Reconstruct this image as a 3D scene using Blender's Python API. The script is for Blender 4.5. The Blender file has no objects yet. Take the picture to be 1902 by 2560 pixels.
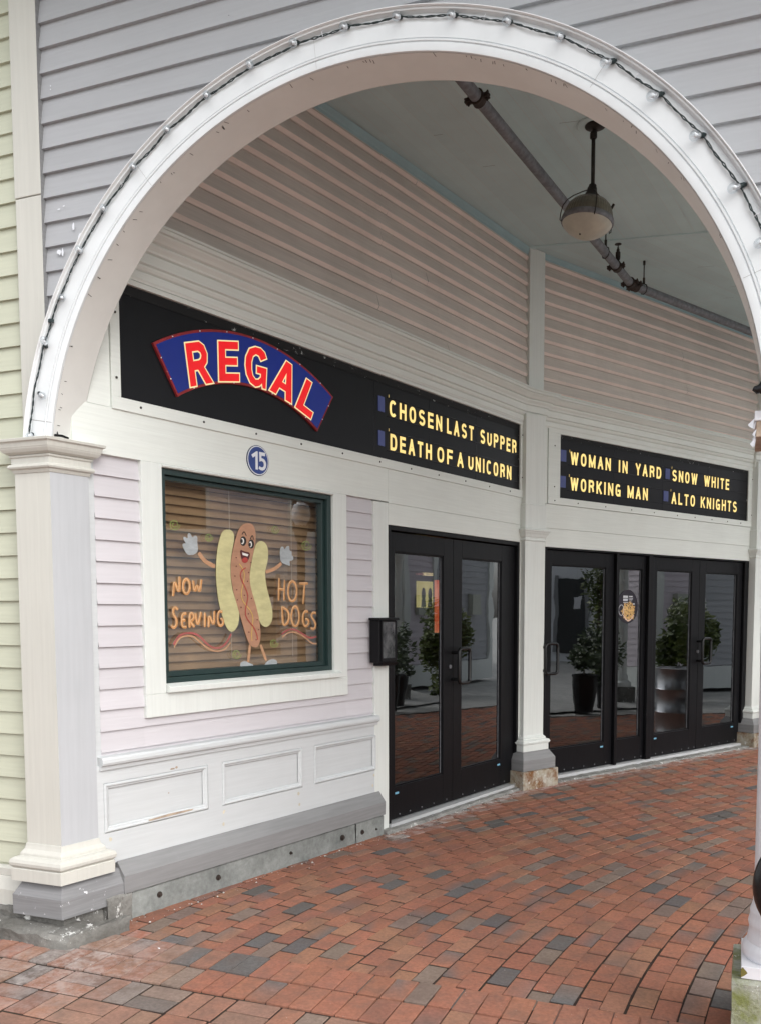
import bpy, bmesh, math, random
from math import radians as rad, sin, cos, pi, sqrt, atan2, asin
from mathutils import Vector, Matrix
random.seed(7)
C = bpy.context.scene.collection
S = bpy.context.scene

# ------------------------------------------------------------------ camera, sky, sun, exposure
cd = bpy.data.cameras.new('camera'); cam = bpy.data.objects.new('camera', cd); C.objects.link(cam)
cd.sensor_fit = 'VERTICAL'; cd.sensor_height = 24.0; cd.sensor_width = 18.0
cd.lens = 24.0 * 2180.86 / 2560.0
cd.shift_x = (951.0 - 1037.4) / 2560.0
cd.shift_y = (1698.3 - 1280.0) / 2560.0
cd.clip_start = 0.05; cd.clip_end = 400
cam.location = (2.9909, -3.2196, 1.5)
cam.rotation_euler = (rad(90 - 4.40), 0, rad(20.49))
S.camera = cam
W = bpy.data.worlds.new('World'); S.world = W; W.use_nodes = True
wn = W.node_tree; wn.nodes.clear()
SUN_EL, SUN_AZ = rad(44), rad(118)          # azimuth clockwise from +Y: behind the camera
sk = wn.nodes.new('ShaderNodeTexSky'); sk.sky_type = 'NISHITA'; sk.sun_disc = False
sk.sun_elevation = SUN_EL; sk.sun_rotation = SUN_AZ; sk.dust_density = 4.0; sk.air_density = 1.0
hs = wn.nodes.new('ShaderNodeHueSaturation'); hs.inputs['Saturation'].default_value = 0.22
bg = wn.nodes.new('ShaderNodeBackground'); bg.inputs['Strength'].default_value = 0.15
wo = wn.nodes.new('ShaderNodeOutputWorld')
wn.links.new(sk.outputs[0], hs.inputs['Color']); wn.links.new(hs.outputs[0], bg.inputs[0]); wn.links.new(bg.outputs[0], wo.inputs[0])
sl = bpy.data.lights.new('sun', 'SUN'); sl.energy = 0.75; sl.angle = rad(120); sl.color = (1.0, .985, .95)
so = bpy.data.objects.new('sun', sl); C.objects.link(so)
sd = Vector((sin(SUN_AZ)*cos(SUN_EL), cos(SUN_AZ)*cos(SUN_EL), sin(SUN_EL)))
so.rotation_euler = sd.to_track_quat('Z', 'Y').to_euler(); so.location = sd*30
vs = S.view_settings; vs.view_transform = 'Standard'; vs.look = 'None'; vs.gamma = 1.0; vs.exposure = 1.0
S.cycles.max_bounces = 8; S.cycles.diffuse_bounces = 5; S.cycles.glossy_bounces = 4; S.cycles.transparent_max_bounces = 12

# ------------------------------------------------------------------ frames
A1, A2 = 1.30494, 1.04666
U1 = Vector((cos(A1), sin(A1), 0)); N1 = Vector((U1.y, -U1.x, 0))
U2 = Vector((cos(A2), sin(A2), 0)); N2 = Vector((U2.y, -U2.x, 0))
O1 = Vector((0, 0, 0)); Q = Vector((1.2057, 4.3454, 0))
GZ = -.05                                                    # paving level
def f0(x, n, z): return Vector((x, -n, z))                   # front wall: n is outward (towards the street)
def f1(s, n, z): return O1 + U1*s + N1*n + Vector((0, 0, z)) # shopfront wall with the window
K2 = 1.006; CP = Vector((2.9909, -3.2196, 1.5))
def f2(s, n, z): return CP + (Q + U2*s + N2*n + Vector((0, 0, z)) - CP)*K2   # shopfront wall with the wide doors
def fw(x, y, z): return Vector((x, y, z))
A3 = A2 - (A1 - A2)
U3 = Vector((cos(A3), sin(A3), 0)); N3 = Vector((U3.y, -U3.x, 0)); Q3 = f2(3.86, 0, 0)
def f3(s, n, z): return Q3 + U3*s + N3*n + Vector((0, 0, z))

# ------------------------------------------------------------------ materials
def newmat(name):
    m = bpy.data.materials.new(name); m.use_nodes = True
    nt = m.node_tree; p = nt.nodes['Principled BSDF']
    return m, nt, p
def node(nt, t, **k):
    n = nt.nodes.new(t)
    for a, b in k.items(): setattr(n, a, b)
    return n
def mapped_noise(nt, scale, detail=4, rough=.6, coord='Object'):
    tc = node(nt, 'ShaderNodeTexCoord'); mp = node(nt, 'ShaderNodeMapping'); mp.inputs['Scale'].default_value = scale
    nz = node(nt, 'ShaderNodeTexNoise'); nz.inputs['Scale'].default_value = 1.0; nz.inputs['Detail'].default_value = detail; nz.inputs['Roughness'].default_value = rough
    nt.links.new(tc.outputs[coord], mp.inputs[0]); nt.links.new(mp.outputs[0], nz.inputs['Vector'])
    return nz
def ramp(nt, src, a, b, c0=(0, 0, 0, 1), c1=(1, 1, 1, 1)):
    r = node(nt, 'ShaderNodeValToRGB'); r.color_ramp.elements[0].position = a; r.color_ramp.elements[1].position = b
    r.color_ramp.elements[0].color = c0; r.color_ramp.elements[1].color = c1
    nt.links.new(src, r.inputs[0]); return r
def mixc(nt, fac, a, b, mode='MIX'):
    m = node(nt, 'ShaderNodeMix', data_type='RGBA', blend_type=mode)
    for s, v in ((m.inputs[0], fac), (m.inputs[6], a), (m.inputs[7], b)):
        if hasattr(v, 'links') or hasattr(v, 'is_linked'): nt.links.new(v, s)
        else: s.default_value = v
    return m.outputs[2]
def c4(c): return (c[0], c[1], c[2], 1)
def paint(name, col, rough=.5, var=.10, grain=(3, 3, 3), grain_s=.15, chip=0.0, chip_col=(.30, .24, .17), dirt=.0, dirt_col=(.25, .22, .18), tone=False, chip_scale=9., spec=.35):
    m, nt, p = newmat(name)
    n1 = mapped_noise(nt, (1.1, 1.1, 1.1), 5, .6)
    lo = tuple(c*(1-var) for c in col); hi = tuple(min(1, c*(1+var*.6)) for c in col)
    r = ramp(nt, n1.outputs[0], .3, .7, c4(lo), c4(hi)); out = r.outputs[0]
    g = mapped_noise(nt, grain, 3, .55)
    gr = ramp(nt, g.outputs[0], .35, .65, (1-grain_s, 1-grain_s, 1-grain_s, 1), (1, 1, 1, 1))
    out = mixc(nt, 1.0, out, gr.outputs[0], 'MULTIPLY')
    if tone:
        at = node(nt, 'ShaderNodeAttribute', attribute_name='tone'); out = mixc(nt, 1.0, out, at.outputs['Color'], 'MULTIPLY')
    if dirt > 0:
        d = mapped_noise(nt, (2.2, 2.2, .9), 8, .72); dr = ramp(nt, d.outputs[0], .52, .78, (0, 0, 0, 1), (dirt, dirt, dirt, 1))
        out = mixc(nt, dr.outputs[0], out, c4(dirt_col))
    if chip > 0:
        d = mapped_noise(nt, (chip_scale, chip_scale, chip_scale*1.3), 9, .75); dr = ramp(nt, d.outputs[0], .70-chip*.2, .715-chip*.2)
        out = mixc(nt, dr.outputs[0], out, c4(chip_col))
    nt.links.new(out, p.inputs['Base Color']); p.inputs['Roughness'].default_value = rough; p.inputs['Specular IOR Level'].default_value = spec
    b = node(nt, 'ShaderNodeBump'); b.inputs['Strength'].default_value = .25; b.inputs['Distance'].default_value = .004
    nt.links.new(g.outputs[0], b.inputs['Height']); nt.links.new(b.outputs[0], p.inputs['Normal'])
    return m
def plain(name, col, rough=.5, metal=0., var=.08, scale=6., spec=.5):
    m, nt, p = newmat(name)
    n1 = mapped_noise(nt, (scale,)*3, 5, .6)
    r = ramp(nt, n1.outputs[0], .3, .7, c4([c*(1-var) for c in col]), c4([min(1, c*(1+var)) for c in col]))
    nt.links.new(r.outputs[0], p.inputs['Base Color']); p.inputs['Roughness'].default_value = rough; p.inputs['Metallic'].default_value = metal; p.inputs['Specular IOR Level'].default_value = spec
    return m
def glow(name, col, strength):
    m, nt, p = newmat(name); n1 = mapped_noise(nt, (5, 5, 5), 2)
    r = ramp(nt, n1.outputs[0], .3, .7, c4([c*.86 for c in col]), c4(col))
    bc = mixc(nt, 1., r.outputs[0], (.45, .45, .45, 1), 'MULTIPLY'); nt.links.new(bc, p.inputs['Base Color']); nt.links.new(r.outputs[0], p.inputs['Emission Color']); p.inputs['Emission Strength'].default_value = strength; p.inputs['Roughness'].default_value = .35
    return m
def rough_concrete(name, col, dark, moss=None, white=0., bump=.6, scale=9.):
    m, nt, p = newmat(name)
    a = mapped_noise(nt, (scale*.35,)*3, 8, .7); r = ramp(nt, a.outputs[0], .32, .68, c4(dark), c4(col)); out = r.outputs[0]
    b = mapped_noise(nt, (scale*4,)*3, 6, .7); br = ramp(nt, b.outputs[0], .3, .7, (.72, .72, .72, 1), (1, 1, 1, 1)); out = mixc(nt, 1., out, br.outputs[0], 'MULTIPLY')
    if moss:
        n = mapped_noise(nt, (scale*.6,)*3, 7, .7); rr = ramp(nt, n.outputs[0], .45, .62); out = mixc(nt, rr.outputs[0], out, c4(moss))
    if white:
        n = mapped_noise(nt, (scale*1.6, scale*1.6, scale*.9), 9, .78); rr = ramp(nt, n.outputs[0], .66-white*.2, .675-white*.2); out = mixc(nt, rr.outputs[0], out, (.68, .68, .66, 1))
    nt.links.new(out, p.inputs['Base Color']); p.inputs['Roughness'].default_value = .9; p.inputs['Specular IOR Level'].default_value = .2
    bu = node(nt, 'ShaderNodeBump'); bu.inputs['Strength'].default_value = bump; bu.inputs['Distance'].default_value = .012
    nt.links.new(b.outputs[0], bu.inputs['Height']); nt.links.new(bu.outputs[0], p.inputs['Normal'])
    return m
def glass_mat(name, tint, refl, wav=.012, wscale=2.3, mult=1.1):
    m, nt, p = newmat(name); nt.nodes.remove(p); out = nt.nodes['Material Output']
    tr = node(nt, 'ShaderNodeBsdfTransparent'); tr.inputs[0].default_value = c4(tint)
    gl = node(nt, 'ShaderNodeBsdfGlossy'); gl.inputs['Roughness'].default_value = .012; gl.inputs['Color'].default_value = (.94, .97, 1, 1)
    n = mapped_noise(nt, (wscale,)*3, 2, .5); b = node(nt, 'ShaderNodeBump'); b.inputs['Strength'].default_value = 1.; b.inputs['Distance'].default_value = wav
    nt.links.new(n.outputs[0], b.inputs['Height']); nt.links.new(b.outputs[0], gl.inputs['Normal'])
    ge = node(nt, 'ShaderNodeNewGeometry'); dt = node(nt, 'ShaderNodeVectorMath', operation='DOT_PRODUCT'); nt.links.new(ge.outputs['Incoming'], dt.inputs[0]); nt.links.new(ge.outputs['True Normal'], dt.inputs[1])
    def mth(op, a, b=0.): m_ = node(nt, 'ShaderNodeMath', operation=op); nt.links.new(a, m_.inputs[0]); m_.inputs[1].default_value = b; return m_.outputs[0]
    f_ = mth('POWER', mth('MULTIPLY_ADD', mth('ABSOLUTE', dt.outputs['Value']), -1.), 5.)
    f_.node.inputs[0].links[0].from_node.inputs[2].default_value = 1.
    mu = node(nt, 'ShaderNodeMath', operation='MULTIPLY_ADD'); mu.inputs[1].default_value = .96*mult; mu.inputs[2].default_value = refl+.04*mult; mu.use_clamp = True
    nt.links.new(f_, mu.inputs[0])
    mx = node(nt, 'ShaderNodeMixShader'); nt.links.new(mu.outputs[0], mx.inputs[0]); nt.links.new(tr.outputs[0], mx.inputs[1]); nt.links.new(gl.outputs[0], mx.inputs[2]); nt.links.new(mx.outputs[0], out.inputs[0])
    return m

HG = (3, 3, 70); VG = (55, 55, 2.2)
M = {}
M['white'] = paint('white_trim_paint', (.72, .75, .72), .45, .05, VG, .05, chip=.0, dirt=.12, dirt_col=(.55, .53, .47))
M['white_h'] = paint('white_board_paint', (.75, .78, .74), .45, .05, HG, .05, dirt=.12, dirt_col=(.55, .53, .47))
M['arch'] = paint('arch_casing_paint', (.74, .77, .785), .42, .04, (9, 9, 9), .05, chip=.09, chip_col=(.42, .42, .42), chip_scale=7, dirt=.06, dirt_col=(.6, .58, .52))
M['soffit'] = paint('arch_soffit_paint', (.74, .74, .71), .5, .05, (8, 8, 8), .04, dirt=.12, dirt_col=(.5, .46, .4))
M['cream'] = paint('cream_paint', (.56, .555, .51), .5, .05, VG, .05, chip=.05, chip_col=(.5, .46, .38), dirt=.08, dirt_col=(.6, .57, .47))
M['panel'] = paint('panel_white_paint', (.575, .60, .61), .45, .04, HG, .05, chip=.06, chip_col=(.52, .47, .42), dirt=.08, dirt_col=(.6, .57, .52))
M['greywall'] = paint('grey_clapboard_paint', (.40, .408, .425), .5, .04, HG, .05, tone=True, chip=.0, dirt=.04, dirt_col=(.26, .25, .27))
M['greytrim'] = paint('grey_plinth_paint', (.25, .252, .255), .55, .10, HG, .14, chip=.10, chip_col=(.5, .5, .52), chip_scale=22, dirt=.2, dirt_col=(.2, .19, .19))
M['greyworn'] = paint('worn_grey_plinth_paint', (.25, .252, .258), .6, .14, HG, .2, chip=.33, chip_col=(.72, .72, .74), chip_scale=24, dirt=.35, dirt_col=(.19, .19, .2))
M['olive'] = paint('olive_clapboard_paint', (.52, .535, .425), .5, .05, HG, .06, tone=True, dirt=.1, dirt_col=(.45, .455, .36))
M['pink'] = paint('pink_clapboard_paint', (.58, .56, .585), .5, .03, HG, .04, tone=True, dirt=.06, dirt_col=(.57, .51, .51))
M['taupe'] = paint('dusty_pink_clapboard_paint', (.66, .60, .55), .55, .08, HG, .10, tone=True, dirt=.4, dirt_col=(.46, .41, .36))
M['ceil'] = paint('ceiling_board_paint', (.56, .70, .71), .5, .05, (4, 4, 4), .05, tone=True, dirt=.25, dirt_col=(.40, .48, .48))
M['cove'] = paint('pale_blue_trim_paint', (.36, .50, .53), .5, .06, (6, 6, 6), .08, dirt=.3, dirt_col=(.3, .36, .36))
M['green'] = paint('dark_green_frame_paint', (.018, .040, .038), .35, .15, VG, .1, chip=.0, spec=.5)
M['doorblack'] = paint('black_door_paint', (.006, .006, .0075), .42, .2, (14, 14, 5), .1, spec=.22)
M['glassdoor'] = glass_mat('door_glass', (.34, .34, .34), .0, .0007, 2.6, 4.2)
M['glasswin'] = glass_mat('window_glass', (.90, .91, .89), .0, .0006, 1.5, 3.9)
M['concrete'] = rough_concrete('plinth_concrete', (.36, .38, .365), (.16, .17, .165), white=.0, bump=.5)
M['stone'] = rough_concrete('footing_stone', (.30, .295, .275), (.11, .105, .095), white=.32, bump=1., scale=8)
M['mossy'] = rough_concrete('mossy_concrete', (.50, .51, .44), (.26, .27, .20), moss=(.20, .22, .08), white=.26, bump=1., scale=11)
M['sill_conc'] = rough_concrete('threshold_mortar', (.42, .42, .40), (.17, .165, .155), white=.35, bump=.8, scale=12)
M['rust'] = plain('rusty_steel', (.055, .042, .036), .7, .5, .4, 30)
M['galv'] = plain('galvanised_pipe', (.19, .195, .21), .6, .35, .3, 28)
M['iron'] = plain('black_iron', (.012, .012, .013), .25, .3, .2, 10)
M['darkmetal'] = plain('dark_bronze_metal', (.035, .03, .027), .55, .6, .35, 25)
M['cable'] = plain('dark_green_cable', (.012, .024, .026), .5, 0, .2, 20)
M['screw'] = plain('dark_screw_head', (.05, .045, .04), .6, .5, .3, 60)
M['bluetape'] = plain('pale_blue_tape', (.17, .40, .55), .6, 0, .06, 30)
M['flash'] = paint('white_flashing', (.82, .83, .84), .3, .03, (6, 6, 6), .04, chip=.05, chip_col=(.5, .3, .12), chip_scale=5, spec=.6)
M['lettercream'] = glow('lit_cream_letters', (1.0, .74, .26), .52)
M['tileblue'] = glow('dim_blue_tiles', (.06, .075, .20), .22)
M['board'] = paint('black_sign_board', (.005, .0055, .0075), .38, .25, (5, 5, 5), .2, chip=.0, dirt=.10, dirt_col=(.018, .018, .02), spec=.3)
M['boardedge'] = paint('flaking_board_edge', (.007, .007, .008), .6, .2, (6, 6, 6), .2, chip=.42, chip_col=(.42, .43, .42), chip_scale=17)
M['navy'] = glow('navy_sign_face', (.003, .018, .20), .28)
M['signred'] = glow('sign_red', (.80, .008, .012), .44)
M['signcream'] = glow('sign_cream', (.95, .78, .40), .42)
M['signborder'] = paint('faded_red_border', (.33, .03, .035), .5, .3, (20, 20, 20), .25, chip=.15, chip_col=(.55, .3, .28), chip_scale=20)
M['plaqueblue'] = plain('enamel_blue', (.025, .055, .22), .3, 0, .15, 25)
M['enamelwhite'] = plain('enamel_white', (.74, .76, .80), .3, 0, .03, 10)
M['wood'] = plain('wooden_blind', (.38, .24, .135), .5, 0, .22, 5)
M['cord'] = plain('pale_cord', (.6, .5, .38), .7, 0, .05)
M['dark'] = plain('dark_interior', (.028, .025, .024), .8, 0, .25, 2)
M['carpet'] = plain('dark_carpet', (.035, .025, .022), .95, 0, .3, 12)
def thin(name, col, alpha=.12):
    m, nt, p = newmat(name)
    n1 = mapped_noise(nt, (9, 9, 26), 5, .65)
    r = ramp(nt, n1.outputs[0], .3, .7, c4([c*.92 for c in col]), c4([min(1, c*1.05) for c in col]))
    nt.links.new(r.outputs[0], p.inputs['Base Color']); p.inputs['Roughness'].default_value = .6
    rr = ramp(nt, n1.outputs[0], .35, .7, (1-alpha*2.2, 1-alpha*2.2, 1-alpha*2.2, 1), (1, 1, 1, 1)); nt.links.new(rr.outputs[0], p.inputs['Alpha'])
    return m
M['m_bun'] = thin('yellow_window_paint', (.60, .56, .29), .06)
M['m_saus'] = thin('sausage_window_paint', (.46, .245, .15), .05)
M['m_limb'] = thin('tan_window_paint', (.58, .32, .18), .12)
M['m_glove'] = thin('pale_blue_window_paint', (.43, .47, .49), .12)
M['m_black'] = thin('black_window_paint', (.02, .016, .015), .02)
M['m_white'] = thin('white_window_paint', (.80, .78, .74), .05)
M['m_mouth'] = thin('maroon_window_paint', (.10, .018, .02), .02)
M['m_red'] = thin('red_window_paint', (.42, .055, .045), .06)
M['m_rose'] = thin('rose_window_paint', (.40, .09, .085), .16)
M['m_yellow'] = thin('mustard_window_paint', (.72, .50, .12), .06)
M['m_orange'] = thin('orange_window_paint', (.66, .30, .10), .12)
M['m_orangelight'] = thin('pale_orange_window_paint', (.80, .55, .30), .10)
M['m_green'] = thin('green_window_paint', (.26, .36, .09), .10)
M['ribglass'] = plain('dirty_ribbed_glass', (.135, .125, .09), .28, 0, .3, 14, .6)
M['lens'] = plain('frosted_lens', (.47, .46, .385), .30, 0, .14, 9, .6)
M['bulbglass'] = glass_mat('clear_bulb_glass', (.90, .915, .925), .07, .0, 5)
M['bulbwhite'] = plain('pale_bulb_core', (.72, .74, .76), .3, 0, .05, 30)
M['cap_tan'] = plain('bare_wood', (.42, .33, .25), .8, 0, .25, 18)
M['orangewood'] = plain('exposed_orange_wood', (.66, .42, .20), .8, 0, .2, 30)
M['rotwood'] = rough_concrete('flaking_white_base', (.62, .60, .55), (.34, .27, .16), moss=(.20, .09, .035), white=.3, bump=.8, scale=14)

# ------------------------------------------------------------------ mesh builder and object tree
ORG = {}
def thing(name, label, cat, loc=(0, 0, 0), group=None):
    o = bpy.data.objects.new(name, None); C.objects.link(o); o.location = loc; o.empty_display_size = .1
    o['label'] = label; o['category'] = cat
    if group: o['group'] = group
    ORG[o.name] = Vector(loc); return o
def tag(o, label=None, cat=None, group=None, kind=None):
    for k, v in (('label', label), ('category', cat), ('group', group), ('kind', kind)):
        if v: o[k] = v
    return o
class MB:
    def __init__(s): s.v = []; s.f = []; s.t = []; s.tone = 1.0
    def add(s, vs, fs):
        b = len(s.v); s.v += [Vector(q) for q in vs]; s.f += [tuple(b+i for i in f) for f in fs]; s.t += [s.tone]*len(fs); return s
    def box(s, fr, a0, a1, n0, n1, z0, z1):
        p = [fr(a, n, z) for z in (z0, z1) for n in (n0, n1) for a in (a0, a1)]
        return s.add(p, [(0, 1, 3, 2), (4, 6, 7, 5), (0, 4, 5, 1), (2, 3, 7, 6), (0, 2, 6, 4), (1, 5, 7, 3)])
    def quad(s, *p): return s.add(p, [tuple(range(len(p)))])
    def wedge(s, fr, a0, a1, prof):          # prism along s with profile [(n,z)...]
        k = len(prof); p = [fr(a, n, z) for a in (a0, a1) for n, z in prof]
        return s.add(p, [tuple(range(k)), tuple(range(2*k-1, k-1, -1))] + [(i, i+k, (i+1) % k+k, (i+1) % k) for i in range(k)])
    def tube(s, pts, r, seg=8, caps=True, rot=0.):
        pts = [Vector(p) for p in pts]; rs = r if isinstance(r, (list, tuple)) else [r]*len(pts); b = len(s.v); prev = None
        for i, p in enumerate(pts):
            d = (pts[min(i+1, len(pts)-1)]-pts[max(i-1, 0)]).normalized()
            if prev is None: a = d.orthogonal().normalized()
            else: a = (prev - d*prev.dot(d)).normalized()
            prev = a; c = d.cross(a)
            s.v += [p + (a*cos(2*pi*j/seg+rot)+c*sin(2*pi*j/seg+rot))*rs[i] for j in range(seg)]
        fs = [(b+i*seg+j, b+i*seg+(j+1) % seg, b+(i+1)*seg+(j+1) % seg, b+(i+1)*seg+j) for i in range(len(pts)-1) for j in range(seg)]
        if caps: fs += [tuple(b+j for j in range(seg))[::-1], tuple(b+(len(pts)-1)*seg+j for j in range(seg))]
        s.f += fs; s.t += [s.tone]*len(fs); return s
    def lathe(s, c, prof, seg=32, mat=None, rib=0., close=False):
        c = Vector(c); b = len(s.v)
        for r, z in prof:
            for j in range(seg):
                rr = r*(1+(rib if j % 2 else 0)); q = Vector((rr*cos(2*pi*j/seg), rr*sin(2*pi*j/seg), z)); s.v.append(c + (mat @ q if mat else q))
        fs = [(b+i*seg+j, b+i*seg+(j+1) % seg, b+(i+1)*seg+(j+1) % seg, b+(i+1)*seg+j) for i in range(len(prof)-1) for j in range(seg)]
        if close: fs += [tuple(b+j for j in range(seg))[::-1], tuple(b+(len(prof)-1)*seg+j for j in range(seg))]
        s.f += fs; s.t += [s.tone]*len(fs); return s
    def sweep(s, path, prof, cap=True):      # plan path [(x,y)], profile [(out, z)], outward = right of travel, mitred
        P = [Vector(p[:2]) for p in path]; b = len(s.v); k = len(prof)
        for i, p in enumerate(P):
            ns = []
            if i > 0: d = (P[i]-P[i-1]).normalized(); ns.append(Vector((d.y, -d.x)))
            if i < len(P)-1: d = (P[i+1]-P[i]).normalized(); ns.append(Vector((d.y, -d.x)))
            n = ns[0] if len(ns) == 1 else (ns[0]+ns[1])/(1+ns[0].dot(ns[1]))
            s.v += [Vector((p.x+n.x*o, p.y+n.y*o, z)) for o, z in prof]
        fs = [(b+i*k+j, b+i*k+j+1, b+(i+1)*k+j+1, b+(i+1)*k+j) for i in range(len(P)-1) for j in range(k-1)]
        if cap: fs += [tuple(b+j for j in range(k)), tuple(b+(len(P)-1)*k+j for j in range(k))[::-1]]
        s.f += fs; s.t += [s.tone]*len(fs); return s
    def build(s, name, mat, parent=None, bevel=0., smooth=False, org=None, tone=True, seg=2):
        o0 = org if org is not None else (ORG[parent.name] if parent else Vector((0, 0, 0)))
        me = bpy.data.meshes.new(name); me.from_pydata([tuple(v-Vector(o0)) for v in s.v], [], s.f); me.validate()
        if tone and len(me.polygons) == len(s.t):
            ca = me.color_attributes.new('tone', 'FLOAT_COLOR', 'CORNER')
            for p in me.polygons:
                t = s.t[p.index]; t = (t, t, t, 1) if isinstance(t, float) else t
                for li in p.loop_indices: ca.data[li].color = t
        bm = bmesh.new(); bm.from_mesh(me); bmesh.ops.recalc_face_normals(bm, faces=bm.faces); bm.to_mesh(me); bm.free()
        if smooth:
            me.polygons.foreach_set('use_smooth', [True]*len(me.polygons)); me.set_sharp_from_angle(angle=rad(38))
        me.materials.append(mat if not isinstance(mat, str) else M[mat])
        o = bpy.data.objects.new(name, me); C.objects.link(o)
        if parent: o.parent = parent; ORG[o.name] = ORG[parent.name]
        else: o.location = o0; ORG[o.name] = Vector(o0)
        if bevel:
            md = o.modifiers.new('bevel', 'BEVEL'); md.width = bevel; md.segments = seg; md.limit_method = 'ANGLE'; md.angle_limit = rad(40); md.harden_normals = False
        return o
def islands(mb, name, mat, parent, **k):           # one object per separate piece
    par = list(range(len(mb.v)))
    def find(a):
        while par[a] != a: par[a] = par[par[a]]; a = par[a]
        return a
    for f in mb.f:
        for i in f[1:]: par[find(i)] = find(f[0])
    grp = {}
    for f in mb.f: grp.setdefault(find(f[0]), []).append(f)
    out = []
    for fs in grp.values():
        q = MB(); ids = sorted({i for f in fs for i in f}); mp = {i: n for n, i in enumerate(ids)}
        q.add([mb.v[i] for i in ids], [tuple(mp[i] for i in f) for f in fs]); out.append(q.build(name, mat, parent, **k))
    return out
def curve_faces(kind, make):                  # evaluates a filled 2-D curve or text: returns verts (x,y,z) and faces
    cu = make(); ob = bpy.data.objects.new('tmp', cu); C.objects.link(ob)
    dg = bpy.context.evaluated_depsgraph_get(); me = bpy.data.meshes.new_from_object(ob.evaluated_get(dg))
    vs = [tuple(v.co) for v in me.vertices]; fs = [tuple(p.vertices) for p in me.polygons]
    bpy.data.objects.remove(ob); bpy.data.curves.remove(cu); bpy.data.meshes.remove(me)
    return vs, fs
def text_faces(txt, bold=0., ext=0., space=1.):
    def mk():
        cu = bpy.data.curves.new('tmp', 'FONT'); cu.body = txt; cu.size = 1; cu.offset = bold; cu.extrude = ext; cu.resolution_u = 4; cu.space_character = space; return cu
    return curve_faces('FONT', mk)
def loops_faces(loops, off=0., ext=0.):
    def mk():
        cu = bpy.data.curves.new('tmp', 'CURVE'); cu.dimensions = '2D'; cu.fill_mode = 'BOTH'; cu.offset = off; cu.extrude = ext
        for L in loops:
            sp = cu.splines.new('POLY'); sp.points.add(len(L)-1); sp.use_cyclic_u = True
            for q, (x, y) in zip(sp.points, L): q.co = (x, y, 0, 1)
        return cu
    return curve_faces('CURVE', mk)
def fit_text(mb, fr, txt, s0, s1, z0, z1, n, bold=.02, ext=.0):
    vs, fs = text_faces(txt, bold, 0., 1.04)
    xs = [v[0] for v in vs]; ys = [v[1] for v in vs]; x0, x1, y0, y1 = min(xs), max(xs), min(ys), max(ys)
    P = [fr(s0+(v[0]-x0)/(x1-x0)*(s1-s0), n, z0+(v[1]-y0)/(y1-y0)*(z1-z0)) for v in vs]
    mb.add(P, fs)
    return mb
def smooth_loop(L, it=2):
    for _ in range(it):
        M_ = []
        for i in range(len(L)):
            a, b = L[i], L[(i+1) % len(L)]
            M_ += [(a[0]*.75+b[0]*.25, a[1]*.75+b[1]*.25), (a[0]*.25+b[0]*.75, a[1]*.25+b[1]*.75)]
        L = M_
    return L
def smooth_line(L, it=2):
    for _ in range(it):
        M_ = [L[0]]
        for a, b in zip(L, L[1:]): M_ += [(a[0]*.75+b[0]*.25, a[1]*.75+b[1]*.25), (a[0]*.25+b[0]*.75, a[1]*.25+b[1]*.75)]
        M_.append(L[-1]); L = M_
    return L
def ribbon(mb, fr, L, w, n, it=2, taper=True):
    L = smooth_line(L, it) if len(L) > 2 else L
    if len(L) == 2: L = [(L[0][0]+(L[1][0]-L[0][0])*t/4, L[0][1]+(L[1][1]-L[0][1])*t/4) for t in range(5)]
    b = []; k = len(L)
    for i, p in enumerate(L):
        a, c = L[max(i-1, 0)], L[min(i+1, k-1)]; dx, dy = c[0]-a[0], c[1]-a[1]; l = sqrt(dx*dx+dy*dy) or 1
        ww = w/2*((.72 if i in (0, k-1) else 1.) if taper else 1.)
        b += [fr(p[0]-dy/l*ww, n, p[1]+dx/l*ww), fr(p[0]+dy/l*ww, n, p[1]-dx/l*ww)]
    mb.add(b, [(2*i, 2*i+1, 2*i+3, 2*i+2) for i in range(k-1)]); return mb
rt = random.Random(3)
def clap(mb, fr, s0, s1, zlo, zhi, zref, e, nb, th=.014, blen=2.6, jit=.035, edge=None):
    k = math.floor((zlo-zref)/e) - 1
    while zref+k*e < zhi:
        zb, zt = zref+k*e, zref+(k+1)*e; k += 1
        z0, z1 = max(zb, zlo), min(zt, zhi)
        if z1-z0 < .004: continue
        s = s0; first = True
        while s < s1-1e-6:
            L = blen*(.55+rt.random()*.9); s2 = s1 if s+L > s1-.5 else s+L
            if s1-s0 < 1.2: s2 = s1
            mb.tone = 1 + (rt.random()*2-1)*jit; t = th*(1+(rt.random()-.5)*.16); dz = (rt.random()-.5)*.0022 if z0 == zb else 0
            na = nb+t*(1-(z0-zb)/e)+.002; nt_ = nb+t*(1-(z1-zb)/e)+.002
            g = .0012 if s2 < s1-1e-6 else 0
            mb.add([fr(s, na, z0+dz), fr(s2-g, na, z0+dz), fr(s2-g, nt_, z1), fr(s, nt_, z1), fr(s, nb-.01, z0+dz), fr(s2-g, nb-.01, z0+dz)],
                   [(0, 1, 2, 3), (4, 5, 1, 0)])
            if edge and z0 == zb:  # lower edge toned lighter, standing in for light bounced up from the ground
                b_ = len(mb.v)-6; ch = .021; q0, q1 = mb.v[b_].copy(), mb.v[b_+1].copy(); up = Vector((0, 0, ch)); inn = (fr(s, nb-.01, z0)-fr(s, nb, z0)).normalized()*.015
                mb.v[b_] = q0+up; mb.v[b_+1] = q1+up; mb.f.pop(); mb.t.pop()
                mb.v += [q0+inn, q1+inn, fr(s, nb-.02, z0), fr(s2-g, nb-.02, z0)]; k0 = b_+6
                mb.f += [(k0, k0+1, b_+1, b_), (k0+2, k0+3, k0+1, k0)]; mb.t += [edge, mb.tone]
            s = s2
    mb.tone = 1.0; return mb

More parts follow.
